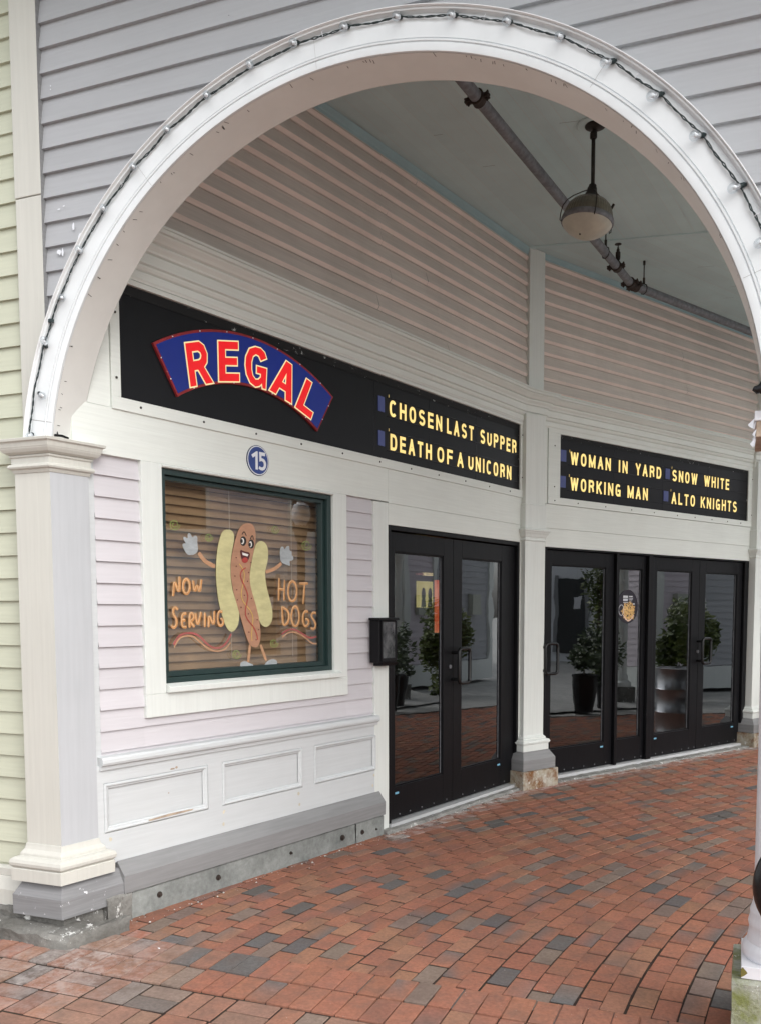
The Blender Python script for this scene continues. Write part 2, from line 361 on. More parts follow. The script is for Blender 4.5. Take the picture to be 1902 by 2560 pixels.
SKEL = {}
def _ar(cx, cy, rx, ry, a0, a1, k=12): return [(cx+rx*cos(rad(a0+(a1-a0)*i/k)), cy+ry*sin(rad(a0+(a1-a0)*i/k))) for i in range(k+1)]
def _sup(cx, cy, rx, ry, a0, a1, k=22, e=.78):
    o = []
    for i in range(k+1):
        a = rad(a0+(a1-a0)*i/k); c, s = cos(a), sin(a); o.append((cx+rx*math.copysign(abs(c)**e, c), cy+ry*math.copysign(abs(s)**e, s)))
    return o
SKEL.update({
 'A': [[(0, 0), (.5, 1)], [(1, 0), (.5, 1)], [(.17, .31), (.83, .31)]], 'C': [_sup(.5, .5, .5, .5, 42, 318)], 'D': [[(0, 0), (0, 1)], [(0, 1), (.48, 1)]+_sup(.45, .5, .55, .5, 80, -80)+[(.48, 0), (0, 0)]],
 'E': [[(0, 0), (0, 1)], [(0, 1), (1, 1)], [(0, .52), (.92, .52)], [(0, 0), (1, 0)]], 'F': [[(0, 0), (0, 1)], [(0, 1), (1, 1)], [(0, .50), (.9, .50)]],
 'G': [_sup(.5, .5, .5, .5, 42, 330), [(.56, .46), (1, .46)], [(.98, .46), (.98, .02)]], 'H': [[(0, 0), (0, 1)], [(1, 0), (1, 1)], [(0, .52), (1, .52)]], 'I': [[(.5, 0), (.5, 1)]],
 'K': [[(0, 0), (0, 1)], [(.96, 1), (.05, .40)], [(.34, .58), (1, 0)]], 'L': [[(0, 0), (0, 1)], [(0, 0), (1, 0)]], 'M': [[(0, 0), (0, 1)], [(1, 0), (1, 1)], [(0, 1), (.5, .06)], [(1, 1), (.5, .06)]],
 'N': [[(0, 0), (0, 1)], [(1, 0), (1, 1)], [(0, 1), (1, 0)]], 'O': [_sup(.5, .5, .5, .5, 0, 360, 30)], 'P': [[(0, 0), (0, 1)], [(0, 1), (.6, 1)]+_ar(.68, .745, .32, .255, 80, -80)+[(.6, .49), (0, .49)]],
 'R': [[(0, 0), (0, 1)], [(0, 1), (.6, 1)]+_ar(.66, .76, .32, .24, 80, -80)+[(.6, .52), (0, .52)], [(.62, .50), (.88, .36), (.92, .16), (1, 0)]],
 'S': [_ar(.5, .755, .48, .245, 25, 250, 12)+_ar(.5, .255, .50, .255, 75, -155, 14)], 'T': [[(0, 1), (1, 1)], [(.5, 0), (.5, 1)]], 'U': [[(0, 1), (0, .34)]+_ar(.5, .34, .5, .34, 185, 355, 12)+[(1, .34), (1, 1)]],
 'W': [[(0, 1), (.24, 0)], [(.24, 0), (.5, .96)], [(.5, .96), (.76, 0)], [(.76, 0), (1, 1)]], 'Y': [[(0, 1), (.5, .44)], [(1, 1), (.5, .44)], [(.5, .46), (.5, 0)]]})
WID = {'I': .30, 'W': 1.38, 'M': 1.22, 'L': .84, 'T': .90, 'E': .88, 'F': .86}
def sign_word(par, fr, txt, s0, s1, z0, z1, n, sw, name='sign_letter'):
    ws = [WID.get(c, 1.0) for c in txt]; gap = .46; tot = sum(ws)+gap*(len(txt)-1)
    u = (s1-s0)/(tot); x = s0
    for c, w in zip(txt, ws):
        q = MB(); a, b = x+sw/2, x+w*u-sw/2; lo, hi = z0+sw/2, z1-sw/2; k_ = 0
        if c == 'I': a = b = x+w*u/2
        for L in SKEL[c]:
            P = [(a+(b-a)*p[0], lo+(hi-lo)*p[1]) for p in L]
            if len(P) == 2:
                dx, dy = P[1][0]-P[0][0], P[1][1]-P[0][1]; l = sqrt(dx*dx+dy*dy) or 1; ex = sw/2*(.98)
                P = [(P[0][0]-dx/l*ex, P[0][1]-dy/l*ex), (P[1][0]+dx/l*ex, P[1][1]+dy/l*ex)]
                ribbon(q, fr, P, sw, n+k_*.00025, 0, False)
            else: ribbon(q, fr, P, sw, n+k_*.00025, 1, False)
            k_ += 1
        q.build(name, 'lettercream', par); x += (w+gap)*u

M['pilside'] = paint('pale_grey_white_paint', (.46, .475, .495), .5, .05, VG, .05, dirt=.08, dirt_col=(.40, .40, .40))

# ------------------------------------------------------------------ ground
def brick_mat():
    m, nt, p = newmat('red_paving_brick')
    at = node(nt, 'ShaderNodeAttribute', attribute_name='tone')
    fine = mapped_noise(nt, (60, 60, 60), 6, .7); fr_ = ramp(nt, fine.outputs[0], .3, .72, (.70, .70, .70, 1), (1.12, 1.12, 1.12, 1))
    out = mixc(nt, 1., at.outputs['Color'], fr_.outputs[0], 'MULTIPLY')
    med = mapped_noise(nt, (9, 9, 9), 6, .65); mr = ramp(nt, med.outputs[0], .42, .72, (0, 0, 0, 1), (.55, .55, .55, 1))
    out = mixc(nt, mr.outputs[0], out, (.13, .095, .08, 1))
    st = node(nt, 'ShaderNodeAttribute', attribute_name='lime'); wn_ = mapped_noise(nt, (13, 13, 13), 8, .75)
    mm = node(nt, 'ShaderNodeMath', operation='MULTIPLY'); nt.links.new(st.outputs['Fac'], mm.inputs[0])
    wr = ramp(nt, wn_.outputs[0], .42, .62); nt.links.new(wr.outputs[0], mm.inputs[1])
    out = mixc(nt, mm.outputs[0], out, (.50, .46, .44, 1))
    sp = mapped_noise(nt, (95, 95, 95), 2, .5); sr = ramp(nt, sp.outputs[0], .765, .775); out = mixc(nt, sr.outputs[0], out, (.45, .42, .38, 1))
    nt.links.new(out, p.inputs['Base Color']); p.inputs['Roughness'].default_value = .9; p.inputs['Specular IOR Level'].default_value = .1
    b = node(nt, 'ShaderNodeBump'); b.inputs['Strength'].default_value = .4; b.inputs['Distance'].default_value = .003
    nt.links.new(fine.outputs[0], b.inputs['Height']); nt.links.new(b.outputs[0], p.inputs['Normal'])
    return m
M['brick'] = brick_mat()
M['sand'] = rough_concrete('joint_sand', (.075, .046, .037), (.03, .022, .019), moss=(.05, .042, .03), bump=1., scale=16)
rb = random.Random(11)
def brick_tone(out=False):
    r = rb.random(); v = .88+rb.random()*.2
    if r < .05: c = (.145, .135, .132)
    elif r < .15: c = (.24, .18, .15)
    elif r < .30: c = (.345, .178, .118)
    elif r < .45: c = (.31, .142, .10)
    else: c = (.345, .152, .102)
    c = (c[0]*v, c[1]*v*(.97+rb.random()*.06), c[2]*v)
    if out: k = .15+.4*rb.random(); gq = (.27, .20, .16); c = tuple(a*(1-k)+b*k for a, b in zip(c, gq))
    return c+(1,)
class Bricks:
    def __init__(s): s.v = []; s.f = []; s.c = []; s.l = []
    def add(s, cx, cy, ang, L, Wd, lime=0., tone=None, dz=0.):
        b = len(s.v); ca, sa = cos(ang), sin(ang); g = .0026+rb.random()*.0018; bv = .0016
        z = GZ+dz+(rb.random()-.5)*.0025; tx, ty = (rb.random()-.5)*.007, (rb.random()-.5)*.010; da = (rb.random()-.5)*.016
        ca, sa = cos(ang+da), sin(ang+da); cx += (rb.random()-.5)*.002; cy += (rb.random()-.5)*.002
        for k, (h, ins) in enumerate(((0, bv), (-.0022, 0), (-.03, 0))):
            for i, j in ((-1, -1), (1, -1), (1, 1), (-1, 1)):
                x = i*(L/2-g*2.2-ins+(rb.random()-.5)*.003); y = j*(Wd/2-g*1.05-ins+(rb.random()-.5)*.0025)
                s.v.append((cx+x*ca-y*sa, cy+x*sa+y*ca, z+h+x*tx+y*ty))
        s.f.append((b, b+1, b+2, b+3))
        for k in (0, 4):
            for i in range(4): s.f.append((b+k+i, b+k+4+i, b+k+4+(i+1) % 4, b+k+(i+1) % 4))
        t = tone or brick_tone(cy < -.28 or (cx < .9 and cy < .1)); cc = [t]*4
        if rb.random() < .2:                      # flashed bricks: one end or corner burnt dark
            kd = .3+rb.random()*.7; dk = tuple(t[q_]*(1-kd)+.14*kd for q_ in range(3))+(1,); k0 = rb.randrange(4); cc[k0] = dk
            if rb.random() < .75: cc[(k0+1) % 4] = dk
        s.c.append(cc); s.c += [[cc[i], cc[i], cc[(i+1) % 4], cc[(i+1) % 4]] for i in range(4)]*2; s.l += [lime]*9
def inside_building(x, y):                     # true a little way behind the shopfront walls
    p = Vector((x, y, 0)); 
    a = (p-O1).dot(N1); s1 = (p-O1).dot(U1); b = (p-Q).dot(N2); s2 = (p-Q).dot(U2)
    if s1 < 4.5 and y > -.3: return a < -.12
    return b < -.12 and y > .3
def lime_at(x, y):
    p = Vector((x, y, 0)); a = (p-O1).dot(N1); s1 = (p-O1).dot(U1); b = (p-Q).dot(N2); s2 = (p-Q).dot(U2)
    d = 9
    if 2.3 < s1 < 4.6: d = min(d, abs(a))
    if -.2 < s2 < 4: d = min(d, abs(b))
    base = max(0, min(1, (.27-d)/.14))
    dx = (p - Vector((.25, -.25, 0))).length
    if dx < .55: base = max(base, .5*(.55-dx)/.4)
    return base
BK = Bricks()
pl, pw = .186, .0968                            # courses bend to follow the wall
def slope(y): return min(.56, max(.03, .03+.165*y))
for i in range(-34, 66):
    x, y = i*pw*1.012+.0008*sin(i*2.1), -.06 - (.5*pl if i % 2 else 0) - .05*abs(sin(i*1.7))*pl
    while y < 9.3:
        m_ = slope(y+.09); dy = pl/sqrt(1+m_*m_); cx_, cy_ = x+m_*dy/2, y+dy/2
        if cy_ > -.02 and cx_ < 5.95 and not inside_building(cx_, cy_): BK.add(cx_, cy_, atan2(1, m_), pl, pw/sqrt(1+m_*m_)*1.02, lime_at(cx_, cy_))
        x += m_*dy; y += dy
for i in range(-12, 64):                       # two soldier courses under the arch
    for k in range(2):
        x = -.9+i*.1005; y = -.1875+k*.2035
        if x < 0.02 and k == 1 and x > -2: continue
        BK.add(x, y, pi/2, .2035, .1005, lime_at(x, y), dz=.005)
for i in range(-16, 30):                       # basket weave outside
    for j in range(1, 34):
        cx = -.9+i*.204+.102; cy = -.289-j*.204+.102
        if (i+j) % 2:
            for k in (-1, 1): BK.add(cx, cy+k*.051, 0, .204, .102, lime_at(cx, cy))
        else:
            for k in (-1, 1): BK.add(cx+k*.051, cy, pi/2, .204, .102, lime_at(cx, cy))
me = bpy.data.meshes.new('brick_pavement'); me.from_pydata(BK.v, [], BK.f)
ca = me.color_attributes.new('tone', 'FLOAT_COLOR', 'CORNER'); la = me.attributes.new('lime', 'FLOAT', 'FACE')
la.data.foreach_set('value', BK.l)
cols = []
for p in me.polygons:
    for c_ in BK.c[p.index]: cols += list(c_)
ca.data.foreach_set('color', cols)
me.materials.append(M['brick'])
pav = bpy.data.objects.new('brick_pavement', me); C.objects.link(pav); tag(pav, 'red and charcoal brick paving laid in running bond under the arch', 'pavement', kind='structure')
g = MB(); g.quad((-4, -3.4, GZ-.0045), (6.1, -3.4, GZ-.0045), (6.1, 9.4, GZ-.0045), (-4, 9.4, GZ-.0045))
tag(g.build('paving_bed', 'sand'), 'dark sand bed showing between the paving bricks', 'ground', kind='structure')
gm = rough_concrete('concrete_plaza', (.50, .50, .48), (.38, .38, .37), bump=.3, scale=3)
g = MB(); g.quad((6.0, 4.6, GZ+.004), (22, 2, GZ+.35), (24, 12, GZ+.42), (7.2, 9.0, GZ+.004))
tag(g.build('concrete_plaza', gm), 'pale concrete plaza across from the cinema doors', 'pavement', kind='structure')
far = rough_concrete('far_ground', (.50, .50, .48), (.40, .40, .38), bump=.2, scale=1.2)
g = MB(); g.quad((-160, -160, GZ-.03), (160, -160, GZ-.03), (160, 160, GZ-.03), (-160, 160, GZ-.03))
tag(g.build('ground', far), 'wide paved ground reaching out round the building', 'ground', kind='structure')

# grit swept against the wall foot
q = MB(); rg = random.Random(19)
for i in range(260):
    if rg.random() < .6: c = f1(.3+rg.random()*4.0, .07+abs(rg.gauss(0, .05)), GZ+.003)
    else: c = f2(-.1+rg.random()*3.8, .15+abs(rg.gauss(0, .07)), GZ+.003)
    r_ = .002+rg.random()**3*.007
    P = [c+Vector((r_*cos(a)*(.6+rg.random()*.6), r_*sin(a)*(.6+rg.random()*.6), 0)) for a in (0, 1.3, 2.5, 3.8, 5.1)]; t_ = c+Vector((0, 0, r_*.8)); q.add(P+[t_], [(0, 1, 5), (1, 2, 5), (2, 3, 5), (3, 4, 5), (4, 0, 5)])
go = q.build('grit', plain('pale_grit', (.50, .48, .45), .9, 0, .3, 40)); tag(go, 'pale grit and paint flakes swept against the foot of the shopfront', 'grit', kind='stuff')

# ------------------------------------------------------------------ the cinema building
B = thing('cinema_building', 'clapboard cinema building with a white arched porch and glass entrance doors', 'building', (0, 0, GZ))
AX, AZ, RI, RO, DEP = 1.5248, 2.0952, 1.5233, 1.6923, .1935
def Fb(x, n, z): return Vector((x, -n, z))
# grey clapboards of the front, cut round the arch
mb = MB(); e, zr, nb = .1075, 4.124, -.062; rc = 1.645
k = math.floor((2.25-zr)/e)
while zr+k*e < 6.2:
    zb, zt = zr+k*e, zr+(k+1)*e; k += 1; th = .017*(1+(rt.random()-.5)*.14)
    for side in (0, 1):
        mb.tone = 1+(rt.random()*2-1)*.03
        lim = -.03 if side == 0 else 5.6
        ins = [zb+(zt-zb)*i/5 for i in range(6)]
        L = [sqrt(max(0, rc*rc-(z-AZ)**2)) if z > AZ else rc for z in ins]
        P = []; Ed = []
        for z, l in zip(ins, L):
            n = nb+th*(1-(z-zb)/e)+.002; xe = AX-l if side == 0 else AX+l
            P.append(Fb(lim, n, z)); Ed.append(Fb(xe, n, z))
        if (Ed[0].x-lim)*(1 if side == 0 else -1) < .004: continue
        vs = []
        for a, b_ in zip(P, Ed): vs += [a, b_]
        vs += [Fb(lim, nb-.01, zb), Fb(Ed[0].x, nb-.01, zb)]
        mb.add(vs, [(2*i, 2*i+1, 2*i+3, 2*i+2) for i in range(5)] + [(0, 1, 13, 12)])
mb.tone = 1.; fs = mb.build('front_clapboards', 'greywall', B, tone=True)
fs['label'] = 'lavender grey clapboards above the arch'
# paint splatter left on the grey boards beside the arch
mb = MB()
def blob(mb, fr, x, z, w, h, n, k=9):
    P = [fr(x+w*cos(2*pi*i/k)*(.6+rt.random()*.6), n, z+h*sin(2*pi*i/k)*(.6+rt.random()*.6)) for i in range(k)]; mb.add(P, [tuple(range(k))])
for x, z, w, h in ((.066, 3.125, .014, .014), (.085, 3.12, .006, .022), (.098, 2.985, .004, .028), (.09, 2.955, .0035, .018), (.06, 2.95, .003, .015), (.052, 2.82, .006, .012), (.045, 3.83, .003, .003), (.045, 3.845, .003, .004), (.15, 3.225, .007, .02), (.185, 3.17, .012, .022), (.07, 3.31, .01, .003), (.1, 3.32, .006, .003)):
    blob(mb, Fb, x-.01, z, w, h, -.042)
islands(mb, 'paint_splatter', 'enamelwhite', B)
mb = MB()                                         # nail heads in two columns
for x_ in (.481, .958, 2.55, 3.1):
    for k_ in range(-2, 14):
        z_ = 4.124+k_*.1075+.028
        if (x_-AX)**2+(z_-AZ)**2 < 1.72**2 or rt.random() < .25: continue
        blob(mb, Fb, x_+(rt.random()-.5)*.012, z_, .0024, .0024, -.0455, 6)
islands(mb, 'nail_head', 'screw', B)
# corner board, two lengths with an open joint
mb = MB(); mb.box(Fb, -.176, -.028, -.09, -.030, 2.28, 3.383); mb.box(Fb, -.179, -.027, -.09, -.0285, 3.387, 6.2)
mb.build('corner_board', 'cream', B, bevel=.003)
mb = MB(); mb.box(Fb, -.0272, -.0255, -.09, -.0305, 2.28, 6.2); mb.build('corner_board_return', 'greytrim', B)
# inner face of the front wall above the arch (the porch side)
mb = MB(); na = 40; vs = []
for i in range(na+1):
    a = pi*i/na; r = RI+.004; x, z = AX+r*cos(a), AZ+r*sin(a); q = max(abs(cos(a))/1.86, abs(sin(a))/2.6); vs += [(x, DEP-.004, z), (AX+cos(a)/q, DEP-.004, AZ+sin(a)/q)]
mb.add(vs, [(2*i, 2*i+1, 2*i+3, 2*i+2) for i in range(na)])
mb.build('porch_inner_wall', 'taupe', B, tone=True)

# arch casing: profile (radius, n) swept round; legs end on the two capitals
def arch_sweep(mb, prof, zl=2.297, zr_=2.172, seg=110):
    vs = []; k = len(prof)
    for i in range(seg+1):
        t = i/seg
        for r, n in prof:
            al = pi - asin((zl-AZ)/r); ar = asin((zr_-AZ)/r); a = al+(ar-al)*t
            vs.append(Fb(AX+r*cos(a)+(.0096 if r > 1.6 else 0), n, AZ+r*sin(a)))
    mb.add(vs, [(i*k+j, i*k+j+1, (i+1)*k+j+1, (i+1)*k+j) for i in range(seg) for j in range(k-1)] + [tuple(range(k)), tuple(seg*k+j for j in range(k))]); return mb
prof = [(RI+.001, -.012), (RI+.001, -.001), (RI+.003, 0), (1.5535, 0), (1.555, -.004), (1.5575, -.004), (1.559, .002), (1.565, .0025), (1.5665, -.004), (1.569, -.004), (1.5705, 0),
        (1.6445, 0), (1.646, -.003), (1.652, -.003), (1.6535, .006), (1.656, .018), (1.660, .020), (1.6625, .019), (1.6625, -.06)]
o = arch_sweep(MB(), prof).build('arch_casing', 'arch', B, smooth=True); o['label'] = 'broad white arch casing with a beaded edge'
mb = arch_sweep(MB(), [(RI, -DEP), (RI, -.0115)], seg=90); so_ = mb.build('arch_soffit', 'soffit', B, smooth=True)
mb = MB()                                        # back edge strip of the soffit board
arch_sweep(mb, [(RI-.0006, -DEP-.002), (RI+.018, -DEP-.002)], seg=90).build('arch_soffit_edge', 'soffit', B, smooth=True)
arch_sweep(MB(), [(1.6635, -.06), (1.6635, .028), (1.6645, .031), (1.6668, .031), (1.668, .028), (1.668, -.06)], zl=2.30, zr_=2.18).build('metal_flashing', 'flash', B, smooth=True)
# staples left in the edge of the soffit
mb = MB(); rs = random.Random(5)
for i in range(62):
    a = rad(12+rs.random()*162); n = -.02-rs.random()*.02; r = RI-.0016; t = (rs.random()-.5)*.8; l = .004+rs.random()*.009
    c = Fb(AX+r*cos(a), n, AZ+r*sin(a)); d = Vector((-sin(a)*sin(t)*l, cos(t)*l, cos(a)*sin(t)*l)); w = Vector((-sin(a), 0, cos(a)))*.0013
    mb.quad(c-d-w, c-d+w, c+d+w, c+d-w)
st = mb.build('staple_marks', 'screw', B); st['kind'] = 'stuff'
# joint between the arch leg and its foot block
for a, r0, r1, w_ in ((169.9, 1.526, 1.642, .0011), (127.5, 1.526, 1.642, .0005), (95.5, 1.528, 1.642, .0004), (53.5, 1.54, 1.63, .0005), (20, 1.53, 1.642, .0006)):
    mb = MB(); a = rad(a); d1_, d2_ = Vector((cos(a), 0, sin(a))), Vector((-sin(a), 0, cos(a))); c_ = Vector((AX, -.0012, AZ)); mb.quad(c_+d1_*r0-d2_*w_, c_+d1_*r0+d2_*w_, c_+d1_*r1+d2_*w_, c_+d1_*r1-d2_*w_); mb.build('joint_line', plain('grey_joint', (.30, .29, .28), .8), B)

# left pilaster
PA, PB, PC = (-.205, 0), (0, 0), (U1.x*.200, U1.y*.200); PD = (PC[0]-N1.x*.08, PC[1]-N1.y*.08); PL = (-.205, .16)
pp = [PL, PA, PB, PC, PD]
pil = MB().sweep(pp, [(0, .34), (0, 2.165)], False).build('pilaster', 'cream', B)
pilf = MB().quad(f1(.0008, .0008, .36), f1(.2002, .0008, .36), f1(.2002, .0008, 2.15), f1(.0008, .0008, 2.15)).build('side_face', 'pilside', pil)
pil['label'] = 'square cream pilaster carrying the left foot of the arch'
def under(par, nm, mb, mat, bevel=.0, **k): return mb.build(nm, mat, par, bevel=bevel, **k)
under(pil, 'capital', MB().sweep(pp, [(-.03, 2.143), (.004, 2.143), (.008, 2.152), (.010, 2.158), (.020, 2.162), (.024, 2.170), (.020, 2.180), (.010, 2.184), (.010, 2.212), (.016, 2.214), (.018, 2.222),
     (.012, 2.2235), (.020, 2.226), (.034, 2.234), (.042, 2.246), (.044, 2.2505), (.044, 2.253), (.046, 2.254), (.050, 2.272), (.052, 2.276), (.060, 2.280), (.062, 2.291), (.060, 2.293), (-.10, 2.303)], True), 'cream', .0012)
under(pil, 'base_moulding', MB().sweep(pp, [(-.03, .392), (.004, .392), (.006, .380), (.010, .366), (.022, .350), (.024, .345), (.024, .334), (.044, .330), (.056, .322), (.061, .308), (.059, .294), (.050, .284), (.046, .281), (-.03, .281)], True), 'cream', .001)
under(pil, 'base_block', MB().sweep(pp, [(.054, .2195), (.055, .278), (.05, .281), (-.03, .281)], True), 'cream', .002)
gp = [(-.150, .16), (-.205+.0, .0), (0, 0), (U1.x*.300, U1.y*.300), (U1.x*.300-N1.x*.08, U1.y*.300-N1.y*.08)]
under(pil, 'grey_plinth', MB().sweep([(-.205, .14)]+gp[1:], [(-.03, .054), (.052, .054), (.053, .150), (.050, .153), (.018, .212), (.014, .2185), (-.03, .2185)], True), 'greyworn', .0025)
mb = MB()                                         # peeled wood at the corner
mb.add([f0(-.012, .058, .305), f0(.010, .0625, .33), f0(.07, .030, .345), f0(.055, .05, .318), f0(.02, .062, .30)], [(0, 1, 2, 3, 4)])
# rough footing stone below: displaced blocks
def rough_block(mb, fr, x0, x1, n0, n1, z0, z1, amp=.012, res=.03, seed=1):
    rr = random.Random(seed); from mathutils import noise
    def gridface(a, b_, c_, d_):
        l1 = max(2, int((b_-a).length/res)); l2 = max(2, int((d_-a).length/res)); base = len(mb.v)
        for i in range(l1+1):
            for j in range(l2+1):
                p = a.lerp(b_, i/l1).lerp(d_.lerp(c_, i/l1), j/l2)
                q = noise.noise_vector(p*9+Vector((seed, 0, 0)))*amp + noise.noise_vector(p*31)*amp*.45
                mb.v.append(p+q)
        for i in range(l1):
            for j in range(l2): mb.f.append((base+i*(l2+1)+j, base+(i+1)*(l2+1)+j, base+(i+1)*(l2+1)+j+1, base+i*(l2+1)+j+1)); mb.t.append(1.)
    c = lambda x, n, z: fr(x, n, z)
    ch = .014
    gridface(c(x0, n1, z0), c(x1, n1, z0), c(x1, n1, z1-ch), c(x0, n1, z1-ch))
    gridface(c(x0, n1, z1-ch), c(x1, n1, z1-ch), c(x1, n1-ch, z1), c(x0, n1-ch, z1))
    gridface(c(x0, n1-ch, z1), c(x1, n1-ch, z1), c(x1, n0, z1), c(x0, n0, z1))
    gridface(c(x1, n1, z0), c(x1, n0, z0), c(x1, n0, z1), c(x1, n1-ch, z1))
    gridface(c(x0, n1, z0), c(x0, n0, z0), c(x0, n0, z1), c(x0, n1-ch, z1))
    return mb
def ang_block(a, b_, c_, d_):                      # frame: x in 0..1 along, n 0..1 across, bilinear plan
    a, b_, c_, d_ = map(Vector, (a, b_, c_, d_))
    return lambda x, n, z: Vector((*(d_.lerp(c_, x).lerp(a.lerp(b_, x), n)), z))
fr_ = ang_block((-.45, -.125), (.135, -.135), (.12, .15), (-.45, .15))
mb = MB()
def ub_block(mb, P, z0, z1, amp, seed, ch=.016, res=.028):
    fr = ang_block(*P); from mathutils import noise
    k = 26; m_ = 5
    ring = []
    pts = []
    per = [(i/k, 1.) for i in range(k)] + [(1., 1-i/16) for i in range(16)]
    lev = [z0-.03, z0+.02, z0+(z1-z0)*.55, z1-ch, z1, z1]
    base = len(mb.v)
    for li, z in enumerate(lev):
        for x, n in per:
            ins = 0 if li < 4 else (.05 if li == 4 else .5)
            p = fr(max(0., x-ins*.15), max(0, n-ins) if n > .5 or True else n, z)
            q = noise.noise_vector(p*8+Vector((seed, 3, 1)))*amp + noise.noise_vector(p*29)*amp*.5
            mb.v.append(p+q)
    n_ = len(per)
    for li in range(len(lev)-1):
        for i in range(n_-1): mb.f.append((base+li*n_+i, base+li*n_+i+1, base+(li+1)*n_+i+1, base+(li+1)*n_+i)); mb.t.append(1.)
    return mb
ub_block(mb, [(-.60, -.122), (.140, -.140), (.240, .205), (-.60, .25)], GZ, .016, .019, 2)
ub_block(mb, [(-.60, -.012), (.010, -.015), (.09, .25), (-.60, .25)], .0, .066, .012, 4)
ft = mb.build('stone_footing', 'stone', B, smooth=True); ft['label'] = 'crumbling paint-flecked footing stone'
mb = MB(); rough_block(mb, lambda x, n, z: f1(x, n, z), .20, .345, -.02, .062, GZ-.02, .098, .007, .02, 9)
mb.build('footing_mortar', 'stone', B, smooth=True)

# wainscot under the window
mb = MB(); rough_block(mb, f1, .345, 2.12, -.05, .046, GZ-.02, .094, .0035, .05, 5); rough_block(mb, f1, 2.126, 2.425, -.05, .049, GZ-.02, .094, .004, .05, 6)
con = mb.build('concrete_plinth', 'concrete', B, smooth=True)
for s, z, r in ((.52, .03, .011), (.92, .02, .011), (1.50, .028, .007), (1.985, .02, .014), (2.19, .015, .012), (2.34, .005, .006)):
    c = f1(s, .047, z); b_ = MB().tube([c, c+N1*.014], r*.9, 6); b_.tube([c, c+N1*.004], r*1.45, 12); under(con, 'bolt', b_, 'rust')
base = MB().wedge(f1, .30, 2.432, [(-.03, .094), (.060, .092), (.062, .182), (.058, .188), (.012, .243), (.006, .250), (-.03, .252)]).build('grey_base_board', 'greytrim', B, bevel=.002)
W0, W1_ = .237, 2.400
mb = MB(); pan = [(.236, .900), (1.003, 1.662), (1.769, 2.403)]; pz0, pz1 = .404, .655
mb.box(f1, W0-.04, W1_, -.04, 0, .246, pz0); mb.box(f1, W0-.04, W1_, -.04, 0, pz1, .745)
for a, b_ in ((W0-.04, pan[0][0]), (pan[0][1], pan[1][0]), (pan[1][1], pan[2][0])): mb.box(f1, a, b_, -.04, -.0002, pz0+.0001, pz1-.0001)
wsc = mb.build('wainscot', 'panel', B)
for a, b_ in pan:
    q = MB(); q.box(f1, a, b_, -.04, -.014, pz0, pz1); under(wsc, 'recessed_panel', q, 'panel')
    q = MB(); w = .032
    pf = [(-.012, 0), (.0, .003), (.006, .008), (.006, .014), (-.002, .022), (-.002, .026), (-.008, .032)]
    # mitred frame moulding
    def ring(t, n): return [f1(a+t, n, pz0+t), f1(b_-t, n, pz0+t), f1(b_-t, n, pz1-t), f1(a+t, n, pz1-t)]
    P = [ring(t, n) for n, t in pf]; vs = [v for r_ in P for v in r_]
    q.add(vs, [(i*4+j, i*4+(j+1) % 4, (i+1)*4+(j+1) % 4, (i+1)*4+j) for i in range(len(pf)-1) for j in range(4)])
    under(wsc, 'panel_moulding', q, 'panel')
under(wsc, 'ledge', MB().wedge(f1, .215, 2.41, [(-.03, .722), (.012, .722), (.014, .742), (.030, .748), (.034, .760), (.032, .776), (.024, .786), (-.03, .792)]), 'panel', .0015)
mb = MB()                                          # bare and filled patches on the wainscot
for s, z, w, h, n in ((.66, .668, .018, .006, .0012), (.685, .672, .008, .008, .0012), (.64, .54, .005, .004, -.0128)): blob(mb, f1, s, z, w, h, n)
islands(mb, 'bare_wood_patch', 'cap_tan', B)
mb = MB(); mb.add([f1(.50, .0066, .417), f1(.78, .0066, .422), f1(.79, .0066, .43), f1(.63, .0066, .433), f1(.49, .0066, .425)], [(0, 1, 2, 3, 4)]); mb.build('bare_wood_strip', 'cap_tan', B)
mb = MB()
for s in (.255, 1.0, 1.62, 2.36):
    for z in (.30, .37): blob(mb, f1, s+rt.random()*.02, z, .010, .012, .0014, 10)
islands(mb, 'filler_patch', paint('pale_filler', (.66, .61, .48), .7, .1, (20, 20, 20), .2), B)

# pink clapboards round the window
mb = MB(); zr1, e1 = 2.166, .1045
clap(mb, f1, W0, .499, .79, 2.268, zr1, e1, -.024, .014); clap(mb, f1, .497, 2.103, .79, .958, zr1, e1, -.024, .014); clap(mb, f1, 2.095, 2.388, .79, 2.262, zr1, e1, -.024, .014)
pk = mb.build('pink_clapboards', 'pink', B, tone=True); pk['label'] = 'pale pink clapboards round the painted window'
mb = MB(); mb.box(f1, .199, .2385, -.05, -.012, .22, 2.28); mb.build('pilaster_return', 'panel', B, bevel=.002)
# boards above the window
mb = MB(); mb.box(f1, .12, 2.544, -.05, .004, 2.263, 2.493); mb.box(f1, 2.5455, 4.62, -.05, .0035, 2.256, 2.4885); mb.box(f1, 4.4525, 4.62, -.05, .0030, 2.489, 3.2)
mb.box(f1, .12, .3335, -.05, .0025, 2.494, 3.2)
mb.build('frieze_board', 'white_h', B, bevel=.002)
mb = MB(); mb.box(f1, 2.388, 2.545, -.05, .002, GZ, 2.2555); mb.build('door_side_board', 'white', B, bevel=.002)
mb = MB(); mb.box(f1, 2.546, 4.423, -.05, .002, 2.108, 2.2545); mb.box(f1, 4.4245, 4.62, -.05, .0015, GZ, 2.2545); mb.build('door_head_board', 'white_h', B, bevel=.002)

# window

